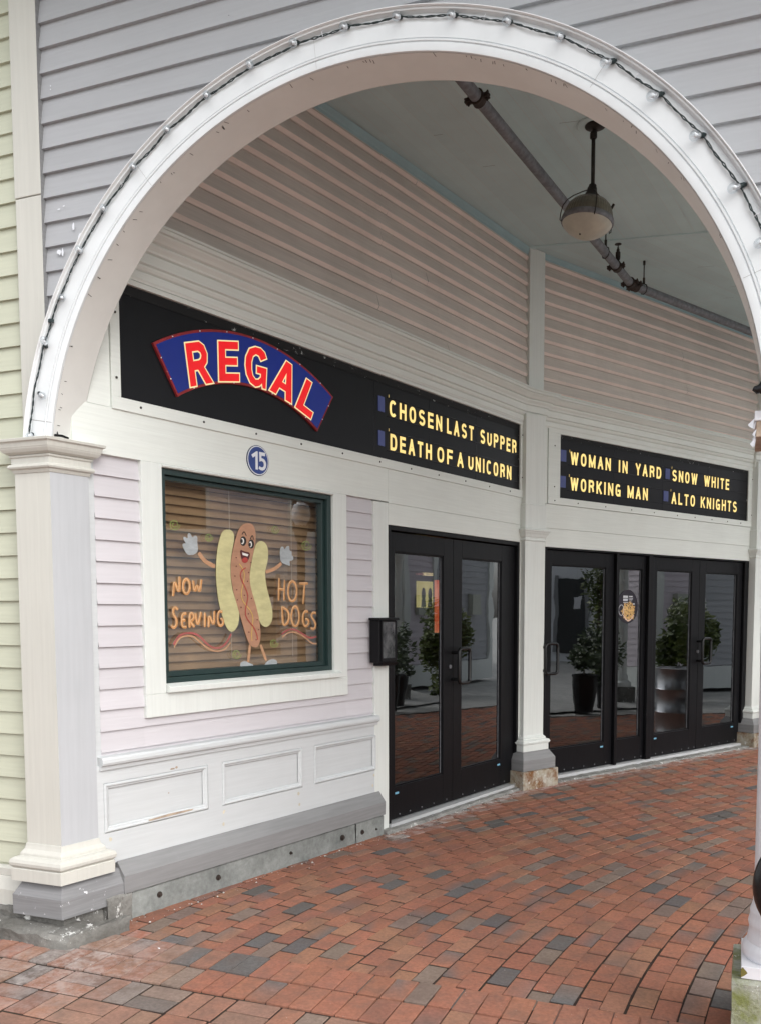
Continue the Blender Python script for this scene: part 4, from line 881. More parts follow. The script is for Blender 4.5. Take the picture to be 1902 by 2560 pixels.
MS={'arm':[([(0.92,1.827),(0.956,1.784),(1.035,1.755)],0.0232),([(1.562,1.798),(1.507,1.761),(1.428,1.74)],0.0209)],'leg':[([(1.292,1.309),(1.276,1.206)],0.0197),([(1.377,1.306),(1.423,1.21)],0.0186)],'ketchup':[([(1.264,1.759),(1.232,1.743),(1.218,1.716),(1.231,1.683),(1.262,1.636),(1.279,1.596),(1.269,1.555),(1.254,1.514),(1.258,1.473),(1.29,1.439),(1.322,1.411),(1.345,1.369),(1.351,1.335)],0.007)],'mustard':[([(1.213,1.779),(1.237,1.757),(1.254,1.724),(1.244,1.669),(1.225,1.622),(1.228,1.575),(1.264,1.538),(1.3,1.507),(1.318,1.466),(1.308,1.418),(1.302,1.37),(1.304,1.332)],0.0046)],'brow':[([(1.239,1.948),(1.247,1.962),(1.259,1.967),(1.273,1.943)],0.0058),([(1.304,1.927),(1.314,1.946),(1.323,1.949),(1.33,1.925)],0.0058)],'wave_red':[([(0.72,1.326),(0.753,1.372),(0.8,1.387),(0.864,1.386),(0.912,1.359),(0.953,1.319),(1.011,1.294),(1.072,1.306),(1.107,1.341),(1.13,1.377)],0.0128),([(1.539,1.365),(1.59,1.393),(1.652,1.395),(1.714,1.369),(1.789,1.334),(1.852,1.344)],0.0116)],'wave_orange':[([(0.724,1.312),(0.756,1.36),(0.8,1.373),(0.856,1.37),(0.903,1.334),(0.952,1.3),(1.011,1.277),(1.08,1.285),(1.125,1.327)],0.0081),([(1.541,1.347),(1.6,1.377),(1.662,1.377),(1.746,1.343),(1.81,1.3),(1.856,1.299)],0.0081)],'NOW':[([(0.731,1.585),(0.742,1.681),(0.774,1.588),(0.777,1.691)],0.0165),([(0.846,1.64),(0.843,1.621),(0.835,1.607),(0.824,1.6),(0.813,1.602),(0.804,1.612),(0.799,1.629),(0.8,1.649),(0.805,1.666),(0.815,1.677),(0.826,1.68),(0.837,1.673),(0.844,1.659),(0.846,1.64)],0.0165),([(0.868,1.672),(0.878,1.603),(0.897,1.66),(0.912,1.6),(0.927,1.68)],0.0165)],'SERVING':[([(0.76,1.513),(0.745,1.527),(0.727,1.516),(0.729,1.488),(0.751,1.463),(0.748,1.429),(0.731,1.415),(0.714,1.429)],0.0165),([(0.817,1.493),(0.787,1.491),(0.784,1.419),(0.818,1.42)],0.0165),([(0.786,1.457),(0.811,1.458)],0.0165),([(0.837,1.415),(0.839,1.498),(0.871,1.488),(0.866,1.459),(0.838,1.453),(0.871,1.418)],0.0165),([(0.879,1.494),(0.893,1.417),(0.918,1.501)],0.0165),([(0.945,1.497),(0.943,1.417)],0.0165),([(0.97,1.416),(0.974,1.494),(1.01,1.416),(1.014,1.507)],0.0165),([(1.074,1.501),(1.05,1.507),(1.037,1.481),(1.038,1.442),(1.053,1.422),(1.076,1.429),(1.077,1.46),(1.058,1.461)],0.0165)],'HOT':[([(1.527,1.705),(1.519,1.571)],0.0165),([(1.573,1.696),(1.566,1.571)],0.0165),([(1.522,1.642),(1.568,1.639)],0.0165),([(1.68,1.63),(1.675,1.601),(1.662,1.578),(1.644,1.567),(1.626,1.57),(1.61,1.587),(1.602,1.614),(1.603,1.644),(1.612,1.671),(1.627,1.688),(1.646,1.692),(1.664,1.682),(1.676,1.66),(1.68,1.63)],0.0165),([(1.704,1.678),(1.783,1.682)],0.0165),([(1.751,1.679),(1.735,1.551)],0.0165)],'DOGS':[([(1.547,1.532),(1.55,1.418),(1.591,1.429),(1.61,1.472),(1.597,1.511),(1.547,1.532)],0.0165),([(1.698,1.475),(1.694,1.446),(1.682,1.423),(1.665,1.413),(1.648,1.417),(1.634,1.434),(1.626,1.46),(1.627,1.49),(1.635,1.516),(1.65,1.533),(1.667,1.537),(1.683,1.526),(1.694,1.504),(1.698,1.475)],0.0165),([(1.778,1.504),(1.743,1.507),(1.724,1.456),(1.742,1.409),(1.781,1.419),(1.782,1.455),(1.755,1.456)],0.0165),([(1.851,1.494),(1.822,1.5),(1.804,1.474),(1.839,1.441),(1.85,1.411),(1.828,1.39),(1.801,1.4)],0.0165)],'swirl':[([(0.779,1.968),(0.771,1.951),(0.754,1.94),(0.735,1.937),(0.72,1.944),(0.713,1.957),(0.715,1.971),(0.726,1.982),(0.74,1.986),(0.754,1.984),(0.762,1.975),(0.763,1.965),(0.757,1.956),(0.747,1.951),(0.737,1.951),(0.73,1.955),(0.728,1.962),(0.73,1.968),(0.736,1.972),(0.742,1.973)],0.0042),([(1.007,1.917),(1.001,1.903),(0.988,1.895),(0.972,1.893),(0.96,1.898),(0.954,1.908),(0.956,1.919),(0.964,1.928),(0.976,1.931),(0.987,1.929),(0.994,1.923),(0.994,1.914),(0.99,1.907),(0.982,1.903),(0.973,1.904),(0.968,1.907),(0.966,1.912),(0.968,1.917),(0.973,1.92),(0.978,1.921)],0.0042),([(1.527,1.999),(1.519,1.985),(1.504,1.975),(1.485,1.973),(1.471,1.979),(1.464,1.99),(1.466,2.001),(1.476,2.011),(1.49,2.015),(1.503,2.013),(1.511,2.006),(1.511,1.997),(1.506,1.989),(1.496,1.985),(1.487,1.985),(1.48,1.989),(1.478,1.994),(1.48,2.0),(1.486,2.003),(1.492,2.004)],0.0042),([(1.812,1.922),(1.803,1.903),(1.781,1.891),(1.755,1.888),(1.735,1.896),(1.725,1.91),(1.728,1.926),(1.742,1.938),(1.761,1.943),(1.779,1.94),(1.79,1.931),(1.791,1.919),(1.784,1.909),(1.77,1.903),(1.757,1.904),(1.748,1.909),(1.745,1.916),(1.748,1.924),(1.755,1.928),(1.764,1.929)],0.0042),([(1.205,1.257),(1.197,1.242),(1.181,1.233),(1.161,1.233),(1.145,1.241),(1.138,1.254),(1.14,1.267),(1.151,1.276),(1.166,1.279),(1.18,1.275),(1.188,1.266),(1.189,1.256),(1.183,1.248),(1.173,1.244),(1.163,1.246),(1.155,1.251),(1.153,1.258),(1.156,1.263),(1.162,1.267),(1.168,1.267)],0.0042),([(1.506,1.313),(1.499,1.298),(1.482,1.29),(1.463,1.29),(1.447,1.297),(1.44,1.309),(1.442,1.322),(1.453,1.331),(1.467,1.333),(1.481,1.33),(1.489,1.321),(1.49,1.312),(1.484,1.304),(1.474,1.3),(1.464,1.302),(1.457,1.306),(1.455,1.313),(1.457,1.318),(1.463,1.321),(1.469,1.321)],0.0042)]}
ME={'eye':[[(1.274,1.913),(1.271,1.901),(1.264,1.891),(1.254,1.884),(1.243,1.884),(1.233,1.889),(1.227,1.898),(1.225,1.91),(1.227,1.922),(1.234,1.933),(1.244,1.939),(1.255,1.939),(1.265,1.935),(1.272,1.925)],[(1.335,1.9),(1.332,1.888),(1.325,1.878),(1.316,1.873),(1.306,1.872),(1.296,1.877),(1.29,1.886),(1.288,1.897),(1.291,1.909),(1.297,1.919),(1.307,1.925),(1.317,1.925),(1.326,1.921),(1.332,1.912)]],'eyewhite':[[(1.256,1.912),(1.254,1.903),(1.249,1.896),(1.242,1.893),(1.236,1.895),(1.231,1.901),(1.229,1.91),(1.231,1.919),(1.236,1.926),(1.243,1.929),(1.25,1.927),(1.255,1.921)],[(1.318,1.898),(1.316,1.889),(1.311,1.882),(1.304,1.879),(1.298,1.881),(1.293,1.887),(1.292,1.896),(1.294,1.905),(1.299,1.912),(1.305,1.915),(1.312,1.913),(1.316,1.906)]],'pupil':[[(1.246,1.911),(1.244,1.904),(1.24,1.899),(1.234,1.899),(1.23,1.903),(1.228,1.91),(1.23,1.918),(1.235,1.923),(1.24,1.923),(1.245,1.919)],[(1.309,1.895),(1.307,1.888),(1.303,1.883),(1.297,1.883),(1.292,1.887),(1.291,1.894),(1.293,1.901),(1.297,1.906),(1.303,1.906),(1.308,1.902)]],'tongue':[[(1.283,1.803),(1.28,1.795),(1.271,1.789),(1.258,1.786),(1.246,1.787),(1.237,1.793),(1.234,1.801),(1.238,1.809),(1.247,1.815),(1.259,1.818),(1.271,1.817),(1.28,1.811)]],'dot':[[(1.196,1.814),(1.193,1.81),(1.188,1.81),(1.185,1.813),(1.188,1.817),(1.193,1.817)],[(1.31,1.791),(1.307,1.787),(1.302,1.787),(1.299,1.79),(1.302,1.794),(1.307,1.794)],[(1.195,1.765),(1.192,1.761),(1.186,1.761),(1.184,1.765),(1.187,1.768),(1.192,1.768)],[(1.29,1.732),(1.287,1.728),(1.282,1.728),(1.279,1.731),(1.282,1.735),(1.288,1.735)],[(1.183,1.708),(1.18,1.704),(1.175,1.704),(1.172,1.708),(1.175,1.711),(1.18,1.711)],[(1.194,1.629),(1.192,1.626),(1.186,1.626),(1.184,1.629),(1.186,1.633),(1.192,1.633)],[(1.28,1.681),(1.277,1.677),(1.272,1.677),(1.269,1.68),(1.272,1.684),(1.277,1.684)],[(1.309,1.581),(1.307,1.578),(1.301,1.577),(1.298,1.581),(1.301,1.585),(1.307,1.585)],[(1.253,1.599),(1.25,1.595),(1.244,1.595),(1.242,1.599),(1.244,1.602),(1.25,1.602)],[(1.198,1.571),(1.195,1.568),(1.189,1.567),(1.187,1.571),(1.19,1.574),(1.195,1.575)],[(1.226,1.529),(1.223,1.525),(1.217,1.525),(1.215,1.529),(1.217,1.532),(1.223,1.532)],[(1.282,1.49),(1.28,1.487),(1.274,1.487),(1.271,1.49),(1.274,1.494),(1.28,1.494)],[(1.352,1.456),(1.349,1.452),(1.343,1.452),(1.341,1.456),(1.344,1.459),(1.349,1.459)],[(1.363,1.397),(1.36,1.393),(1.355,1.393),(1.352,1.397),(1.355,1.4),(1.36,1.4)],[(1.283,1.383),(1.28,1.379),(1.275,1.38),(1.272,1.383),(1.275,1.387),(1.28,1.387)],[(1.34,1.336),(1.337,1.333),(1.332,1.333),(1.329,1.337),(1.332,1.34),(1.337,1.34)]]}

M['rail'] = plain('dark_letter_rail', (.022, .022, .026), .25, 0, .2, 9, .5)

# ------------------------------------------------------------------ marquee signs
def sign_trims(par, fr, a0, a1, z0, z1, o0, o1, oz0, oz1, screws_b, screws_l, screws_r):
    q = MB(); q.box(fr, o0, a0, -.03, .012, z0+.0002, z1-.0002); q.box(fr, a1, o1, -.03, .012, z0+.0002, z1-.0002); q.box(fr, o0, o1, -.03, .014, oz0, z0-.0002); q.box(fr, o0, o1, -.03, .014, z1, oz1)
    q.build('sign_frame', 'white_h', par, bevel=.002)
    sm = MB(); c = Vector((0, 0, 0)); n = fr(0, 1, 0)-fr(0, 0, 0); sm.tube([c, c+n*.003], .0062, 10); proto = None
    for s, z in screws_b + screws_l + screws_r:
        if proto is None: o = sm.build('screw', 'screw', par, org=(0, 0, 0)); proto = o
        else: o = proto.copy(); C.objects.link(o); o.parent = par
        o.location = fr(s, .0142, z) - ORG[par.name]
MS1 = thing('marquee_board', 'long black cinema sign board with two rows of lit letters beside the arched sign', 'sign', f1(2.4, 0, 2.8))
q = MB(); q.box(f1, .39, 4.402, -.03, -.004, 2.552, 3.105); q.build('board_panel', 'board', MS1)
q = MB(); q.box(f1, .39, 4.402, -.0035, -.001, 3.055, 3.1045); q.box(f1, 4.385, 4.402, -.0035, -.0005, 2.555, 3.054); q.box(f1, .3905, .397, -.0035, -.001, 2.553, 3.054); islands(q, 'flaking_edge', 'boardedge', MS1)
sb = [(s, 2.521) for s in (.50, .905, 1.29, 1.665, 2.05, 2.44, 2.80, 3.15, 3.52, 3.88, 4.22)]
sign_trims(MS1, f1, .389, 4.402, 2.5505, 3.106, .336, 4.452, 2.489, 3.132, sb, [(.362, 2.64), (.362, 2.95)], [(4.428, 2.66), (4.428, 3.02)])
for t, a, b in (('CHOSEN', 2.564, 3.209), ('LAST', 3.275, 3.655), ('SUPPER', 3.757, 4.344)): sign_word(MS1, f1, t, a, b, 2.850, 2.962, .0015, .0215)
for t, a, b in (('DEATH', 2.571, 3.074), ('OF', 3.147, 3.355), ('A', 3.421, 3.507), ('UNICORN', 3.578, 4.26)): sign_word(MS1, f1, t, a, b, 2.621, 2.733, .0015, .0215)
q = MB()
for z in (2.985, 2.757): q.quad(f1(2.553, .002, z-.012), f1(2.5565, .002, z-.012), f1(2.5565, .002, z+.008), f1(2.553, .002, z+.008))
islands(q, 'letter_clip', 'lettercream', MS1)
for z in (2.866, 2.636):
    q = MB(); q.box(f1, 2.443, 2.509, -.003, .001, z, z+.100); q.build('blue_tile', 'tileblue', MS1)
q = MB()
for z0, z1 in ((2.842, 2.846), (2.972, 2.976), (2.612, 2.616), (2.744, 2.748)): q.box(f1, 2.54, 4.38, -.0035, .0015, z0, z1)
islands(q, 'letter_rail', 'rail', MS1)
MS2 = thing('marquee_board', 'short black cinema sign board with four lit film lines above the wide entrance', 'sign', f2(2.0, 0, 2.8))
q = MB(); q.box(f2, .414, 3.60, -.03, -.004, 2.53, 3.09); q.build('board_panel', 'board', MS2)
q = MB(); q.box(f2, .4145, 3.60, -.0035, -.001, 3.05, 3.0895); q.box(f2, 3.588, 3.60, -.0035, -.0005, 2.532, 3.049); islands(q, 'flaking_edge', 'boardedge', MS2)
sign_trims(MS2, f2, .4135, 3.601, 2.5285, 3.091, .256, 3.748, 2.466, 3.131, [(s, 2.497) for s in (.34, .66, 1.06, 1.46, 1.83, 2.23, 2.55, 2.87, 3.18, 3.45)], [(.335, 2.62), (.335, 2.98)], [(3.675, 2.60), (3.675, 3.0)])
for t, a, b in (('WOMAN', .563, 1.143), ('IN', 1.264, 1.401), ('YARD', 1.530, 1.952), ('SNOW', 2.145, 2.594), ('WHITE', 2.725, 3.213)): sign_word(MS2, f2, t, a, b, 2.842, 2.957, .0015, .0215)
for t, a, b in (('WORKING', .567, 1.299), ('MAN', 1.408, 1.734), ('ALTO', 2.141, 2.561), ('KNIGHTS', 2.670, 3.382)): sign_word(MS2, f2, t, a, b, 2.611, 2.728, .0015, .0215)
q = MB()
for s, z in ((.548, 2.96), (.545, 2.74), (2.132, 2.975), (2.122, 2.745)): q.quad(f2(s, .002, z-.012), f2(s+.004, .002, z-.012), f2(s+.004, .002, z+.012), f2(s, .002, z+.012))
islands(q, 'letter_clip', 'lettercream', MS2)
for s, z, w in ((.412, 2.858, .093), (.408, 2.626, .094), (2.028, 2.855, .074), (2.004, 2.629, .080)):
    q = MB(); q.box(f2, max(s, .416), s+w, -.003, .001, z, z+.102); q.build('blue_tile', 'tileblue', MS2)
q = MB()
for z0, z1 in ((2.833, 2.837), (2.968, 2.972), (2.602, 2.606), (2.738, 2.742)): q.box(f2, .53, 3.57, -.0035, .0015, z0, z1)
islands(q, 'letter_rail', 'rail', MS2)

for ms_, fr_s, ss, zz in ((MS1, f1, (2.40, 3.05, 3.70), (2.556, 3.05)), (MS2, f2, (1.20, 1.99, 2.80), (2.535, 3.045))):
    q = MB()
    for s_ in ss: q.box(fr_s, s_-.0016, s_+.0016, -.0042, -.0030, *zz)
    islands(q, 'panel_seam', 'rail', ms_)
# arched sign on the long board: letters are outlines set on a ring of centre (1.277, 1.77)
RS = thing('arched_sign', 'blue arch-shaped sign with big red letters and a red border', 'sign', f1(1.277, 0, 2.8))
OC = (1.277, 1.772); R0, R1 = 1.008, 1.288
def ringpt(r, a): return (OC[0]+r*sin(a), OC[1]+r*cos(a))
def arcband(r0, r1, a0, a1, n, mb, k=36, e0=0., e1=0.):
    vs = []
    for i in range(k+1):
        t = i/k; 
        for r in (r0, r1):
            aa = a0+(a1-a0)*t; p = ringpt(r, aa); vs.append(f1(p[0], n, p[1]))
    b = len(vs)
    for i in range(k+1):
        t = i/k
        for r in (r0, r1):
            aa = a0+(a1-a0)*t; p = ringpt(r, aa); vs.append(f1(p[0], -.0045, p[1]))
    F_ = [(2*i, 2*i+1, 2*i+3, 2*i+2) for i in range(k)] + [(2*i+1, b+2*i+1, b+2*i+3, 2*i+3) for i in range(k)] + [(2*i, 2*i+2, b+2*i+2, b+2*i) for i in range(k)] + [(0, b, b+1, 1), (2*k, 2*k+1, b+2*k+1, b+2*k)]
    mb.add(vs, F_); return mb
AE = .5655                                            # half angle at the outer rim; the ends lean in a little
def skew(a, r): return a*(1+.03*(r-R1)/(R0-R1))
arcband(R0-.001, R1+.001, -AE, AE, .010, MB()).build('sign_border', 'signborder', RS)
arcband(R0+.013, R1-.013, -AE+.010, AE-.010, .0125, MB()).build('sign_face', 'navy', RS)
LP = {  # letter outlines in a unit box
 'R': [[(0, 0), (.27, 0), (.27, .36), (.44, .36), (.70, 0), (1.02, 0), (.72, .40), (.88, .50), (.95, .70), (.86, .90), (.66, 1.0), (0, 1)], [(.27, .57), (.27, .80), (.55, .80), (.66, .745), (.68, .68), (.64, .61), (.54, .57)]],
 'E': [[(0, 0), (1, 0), (1, .19), (.32, .19), (.32, .41), (.90, .41), (.90, .59), (.32, .59), (.32, .81), (.96, .81), (.96, 1), (0, 1)]],
 'G': [[(.97, .80), (.88, .93), (.70, 1.01), (.46, 1.01), (.20, .92), (.04, .70), (0, .48), (.05, .25), (.22, .06), (.48, -.01), (.68, .04), (.80, .12), (.84, 0), (1, 0), (1, .53), (.54, .53), (.54, .36), (.74, .36), (.74, .27), (.62, .19), (.48, .17), (.34, .25), (.28, .40), (.28, .60), (.35, .76), (.48, .83), (.62, .81), (.72, .70)]],
 'A': [[(0, 0), (.28, 0), (.36, .22), (.66, .22), (.74, 0), (1.02, 0), (.64, 1), (.38, 1)], [(.42, .40), (.51, .70), (.60, .40)]],
 'L': [[(0, 0), (1, 0), (1, .21), (.36, .21), (.36, 1), (0, 1)]]}
QD = {'R': ((.819, 2.689), (.972, 2.742), (.788, 2.905), (.928, 2.952)), 'E': ((1.018, 2.760), (1.166, 2.790), (1.016, 2.972), (1.166, 3.004)), 'G': ((1.215, 2.788), (1.370, 2.788), (1.213, 3.003), (1.388, 3.008)), 'A': ((1.402, 2.790), (1.580, 2.748), (1.477, 3.005), (1.652, 2.955)), 'L': ((1.617, 2.733), (1.752, 2.686), (1.718, 2.920), (1.846, 2.882))}
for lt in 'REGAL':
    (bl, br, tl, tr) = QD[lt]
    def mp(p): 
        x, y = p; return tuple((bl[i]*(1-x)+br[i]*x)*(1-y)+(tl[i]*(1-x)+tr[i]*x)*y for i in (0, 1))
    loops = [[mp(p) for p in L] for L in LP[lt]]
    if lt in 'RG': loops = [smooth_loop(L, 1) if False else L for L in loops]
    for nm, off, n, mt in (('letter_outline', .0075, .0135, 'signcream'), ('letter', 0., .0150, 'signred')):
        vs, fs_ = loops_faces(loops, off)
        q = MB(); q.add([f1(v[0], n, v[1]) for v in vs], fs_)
        o = q.build(nm, mt, RS)
q = MB()
for a, r in [(t*.49/3.2, R1-.006) for t in (-3, -2, -1, 0, 1, 2, 3)] + [(t*.5/3.4, R0+.005) for t in (-3, -2, -1, 0, 1, 2, 3)] + [(-AE+.005, 1.10), (-AE+.005, 1.21), (AE-.005, 1.10), (AE-.005, 1.21)]:
    p = ringpt(r, a); c = f1(p[0], .0108, p[1]); q.tube([c, c+N1*.003], .0036, 8)
islands(q, 'sign_screw', 'enamelwhite', RS)

# number plaque
NP = thing('number_plaque', 'round blue house number plaque reading 15 above the window', 'number plaque', f1(1.306, 0, 2.373))
def disc(fr, c, r, n, n0=0., k=48, ry=None):
    q = MB(); P = [fr(c[0]+r*cos(2*pi*i/k), n, c[1]+(ry or r)*sin(2*pi*i/k)) for i in range(k)]; P0 = [fr(c[0]+r*cos(2*pi*i/k), n0, c[1]+(ry or r)*sin(2*pi*i/k)) for i in range(k)]
    q.add(P+P0, [tuple(range(k))]+[(i, (i+1) % k, k+(i+1) % k, k+i) for i in range(k)]); return q
disc(f1, (1.306, 2.373), .086, .0095, .004).build('plaque', plain('dark_blue_rim', (.015, .025, .075), .35), NP)
disc(f1, (1.306, 2.373), .0825, .0105, .0095).build('white_ring', 'enamelwhite', NP)
disc(f1, (1.306, 2.373), .0770, .0115, .0105).build('blue_field', 'plaqueblue', NP)
q = MB()
vs, fs_ = loops_faces([[(1.283, 2.3195), (1.302, 2.3195), (1.302, 2.4235), (1.291, 2.4235), (1.252, 2.3985), (1.263, 2.3830), (1.283, 2.395)]]); q.add([f1(v[0], .0125, v[1]) for v in vs], fs_)
five = [(1.3135, 2.4235), (1.3605, 2.4235), (1.3605, 2.4040), (1.3320, 2.4040), (1.3310, 2.3900), (1.3440, 2.3890), (1.3570, 2.3830), (1.3670, 2.3700), (1.3690, 2.3560), (1.3650, 2.3390), (1.3540, 2.3260), (1.3380, 2.3195), (1.3230, 2.3200), (1.3070, 2.3270), (1.3150, 2.3430), (1.3250, 2.3375), (1.3370, 2.3375), (1.3460, 2.3430), (1.3500, 2.3530), (1.3480, 2.3640), (1.3410, 2.3710), (1.3320, 2.3735), (1.3230, 2.3710), (1.3145, 2.3660)]
vs, fs_ = loops_faces([five]); q.add([f1(v[0], .0125, v[1]) for v in vs], fs_)
q.build('numerals', 'enamelwhite', NP)

# poster box beside the doors
PBX = thing('flyer_case', 'small black wall case with a dark glossy front beside the door', 'display case', f1(2.43, 0, 1.14))
q = MB(); q.box(f1, 2.335, 2.530, .002, .082, 1.155, 1.445); q.build('case_box', 'doorblack', PBX, bevel=.003)
q = MB(); q.box(f1, 2.325, 2.545, .0022, .098, 1.4455, 1.462); q.build('case_lid', 'doorblack', PBX, bevel=.003)
q = MB(); q.wedge(f1, 2.375, 2.548, [(.0022, 1.132), (.070, 1.132), (.086, 1.154), (.0022, 1.1545)]); q.build('case_foot', 'doorblack', PBX, bevel=.002)
q = MB(); frame_ring(q, f1, 2.358, 2.528, 1.165, 1.443, .014, .014, .022, .010, .0825, .090); q.build('case_front', 'doorblack', PBX, bevel=.0015)
pm, nt, p = newmat('dark_glossy_flyer'); n_ = mapped_noise(nt, (9, 9, 7), 6, .7); r_ = ramp(nt, n_.outputs[0], .4, .62, (.02, .022, .025, 1), (.13, .135, .14, 1)); nt.links.new(r_.outputs[0], p.inputs['Base Color']); p.inputs['Roughness'].default_value = .06
q = MB().quad(f1(2.371, .0845, 1.186), f1(2.515, .0845, 1.186), f1(2.515, .0845, 1.434), f1(2.371, .0845, 1.434)); q.build('flyer', pm, PBX)

# ------------------------------------------------------------------ painted window decoration
WP = thing('window_painting', 'cartoon hot dog with waving gloved hands painted on the shop window', 'window painting', f1(1.3, -.0635, 1.2))
LAY = [0]
def lay(): LAY[0] += 1; return -.0640+LAY[0]*.00022
def flat(name, mat, loops, sm=2, hole=False):
    q = MB()
    for L in loops:
        L2 = smooth_loop(L, sm) if sm else L
        vs, fs_ = loops_faces([L2]); n = lay(); q.add([f1(v[0], n, v[1]) for v in vs], fs_)
    return q.build(name, mat, WP)
def lines(name, mat, items, it=2):
    q = MB()
    for P, w in items: ribbon(q, f1, P, w, lay(), it)
    return q.build(name, mat, WP)
for P, w in MS['arm']: lines('arm', 'm_limb', [(P, w)])
for P, w in MS['leg']: lines('leg', 'm_limb', [(P, w)])
flat('bun', 'm_bun', [MP['bun_l']]); flat('bun', 'm_bun', [MP['bun_r']]); flat('sausage', 'm_saus', [MP['saus']])
flat('glove', 'm_glove', [MP['glove_l']], 1); flat('glove', 'm_glove', [MP['glove_r']], 1); flat('shoe', 'm_glove', [MP['shoe_l']], 1); flat('shoe', 'm_glove', [MP['shoe_r']], 1)
for i in (0, 1):
    flat('eye', 'm_black', [ME['eye'][i]], 1); flat('eye_white', 'm_white', [ME['eyewhite'][i]], 1); flat('pupil', 'm_black', [ME['pupil'][i]], 1)
lines('eyebrow', 'm_black', [MS['brow'][0]]); lines('eyebrow', 'm_black', [MS['brow'][1]])
flat('mouth', 'm_mouth', [MP['mouth']], 1); flat('tongue', 'm_red', ME['tongue'], 1); flat('teeth', 'm_white', [MP['teeth']], 0)
lines('mustard', 'm_yellow', MS['mustard']); lines('ketchup', 'm_red', MS['ketchup'])
flat('sausage_speck', 'm_mouth', ME['dot'], 0)
for w_ in ('NOW', 'SERVING', 'HOT', 'DOGS'): lines('painted_lettering', 'm_orange', MS[w_]); lines('lettering_highlight', 'm_orangelight', [([(a-.004, b+.003) for a, b in P], .0045) for P, w in MS[w_]])
for k_, m_ in (('wave_red', 'm_rose'), ('wave_orange', 'm_limb')):
    for it_ in MS[k_]: lines('painted_wave', m_, [it_])
for it_ in MS['swirl']: lines('swirl', 'm_green', [it_], 1)

# ------------------------------------------------------------------ string of bulbs round the arch
SL = thing('string_lights', 'string of clear bulbs on a dark cable round the arch', 'string lights', Fb(AX, 0, 2.3))
angs = [22.8, 29.9, 37.8, 45.2, 52.7, 60.1, 67.5, 75.1, 82.8, 90.3, 97.9, 105.4, 113.0, 120.5, 127.9, 135.6, 142.7, 150.3, 158.1, 165.7, 172.3]
rads = [1.632, 1.640, 1.634, 1.634, 1.635, 1.637, 1.637, 1.636, 1.636, 1.636, 1.640, 1.641, 1.642, 1.640, 1.639, 1.639, 1.633, 1.622, 1.627, 1.60, 1.622]
def arcp(a, r, n): a = rad(a); return Fb(AX+r*cos(a), n, AZ+r*sin(a))
rs = random.Random(8)
q = MB()
def strand(ph, rr):
    P = []
    full = [8.0, 15.3] + angs
    for a, b in zip(full, full[1:]):
        K = 14
        for i in range(K):
            t = i/K; aa = a+(b-a)*t; sag = sin(pi*t)*(.004+.004*rs.random())*(1 if aa < 150 else .4)
            w = t*2*pi*2.5+ph
            P.append(arcp(aa, 1.641-sag+cos(w)*.0024, .010+sin(w)*.0024+.002*sin(aa)))
    P.append(arcp(172.3, 1.640, .010)); P.append(arcp(172.9, 1.632, .008))
    return P
q.tube(strand(0, 0), .0021, 6); q.tube(strand(pi, 0), .0021, 6)
q.build('cable', 'cable', SL, smooth=True)
sm = MB(); sm.lathe((0, 0, 0), [(.004, -.010), (.0088, -.008), (.0092, .008), (.0086, .013), (.0, .013)], 12); sm.tube([(0.006, 0, -.010), (-.002, 0.0, -.020)], .005, 6)
bm_ = MB(); bm_.lathe((0, 0, 0), [(.0088, .012), (.0095, .018), (.0135, .026), (.0165, .035), (.0160, .045), (.012, .053), (.0055, .0585), (.0002, .060)], 20)
cm = MB(); cm.lathe((0, 0, 0), [(.0082, .0135), (.0082, .0145), (.003, .016), (.0034, .024), (.0066, .029), (.0066, .033), (.002, .036), (.0002, .038)], 10)
p_s = p_b = p_c = None
for i, (a, r) in enumerate(zip(angs, rads)):
    ra = rad(a); radial = Vector((cos(ra), 0, sin(ra))); out = Vector((0, -1, 0))
    tilt = .55 if a < 62 else .30
    if 163 < a < 167: ax = (Vector((.80, -.45, -.42))).normalized()
    else:
        j_ = Vector((rs.random()-.5, rs.random()-.5, rs.random()-.5))*.22
        ax = ((Vector((.52, -.78, -.36)) if a > 100 else Vector((-.05, -.85, -.48)) if a > 58 else Vector((-.62, -.66, -.36)))+j_).normalized()
    if i == 18: ax = (out*.5+Vector((.3, 0, .2))).normalized()
    m3 = ax.to_track_quat('Z', 'Y').to_matrix().to_4x4()
    loc = arcp(a, r+.002, .014) - ax*.004 - ORG[SL.name]
    if p_s is None:
        p_s = sm.build('bulb_socket', 'cable', SL, smooth=True, org=(0, 0, 0)); p_b = bm_.build('bulb', 'bulbglass', SL, smooth=True, org=(0, 0, 0)); p_c = cm.build('bulb_core', 'bulbwhite', SL, smooth=True, org=(0, 0, 0)); s_, b_, c_ = p_s, p_b, p_c
    else:
        s_ = p_s.copy(); b_ = p_b.copy(); c_ = p_c.copy()
        for o in (s_, b_, c_): C.objects.link(o)
    s_.parent = SL; s_.matrix_local = Matrix.Translation(loc) @ m3
    b_.parent = s_; b_.matrix_local = Matrix.Identity(4); c_.parent = s_; c_.matrix_local = Matrix.Identity(4)
q = MB()
for a in (26, 49, 56.5, 71, 94, 131, 146.5, 154.5): c = arcp(a, 1.642, .010); ra = rad(a); t_ = Vector((-sin(ra), 0, cos(ra))); q.tube([c+Vector((cos(ra), 0, sin(ra)))*.010, c+Vector((0, -.007, 0)), c-Vector((cos(ra), 0, sin(ra)))*.010], .0016, 5)
islands(q, 'cable_clip', 'enamelwhite', SL)
q = MB(); c = arcp(154.3, 1.638, .014); q.box(lambda a, n, z: c+Vector((a, -n, z)), -.011, .011, -.008, .008, -.008, .008); q.build('black_clip', 'cable', SL, bevel=.002)
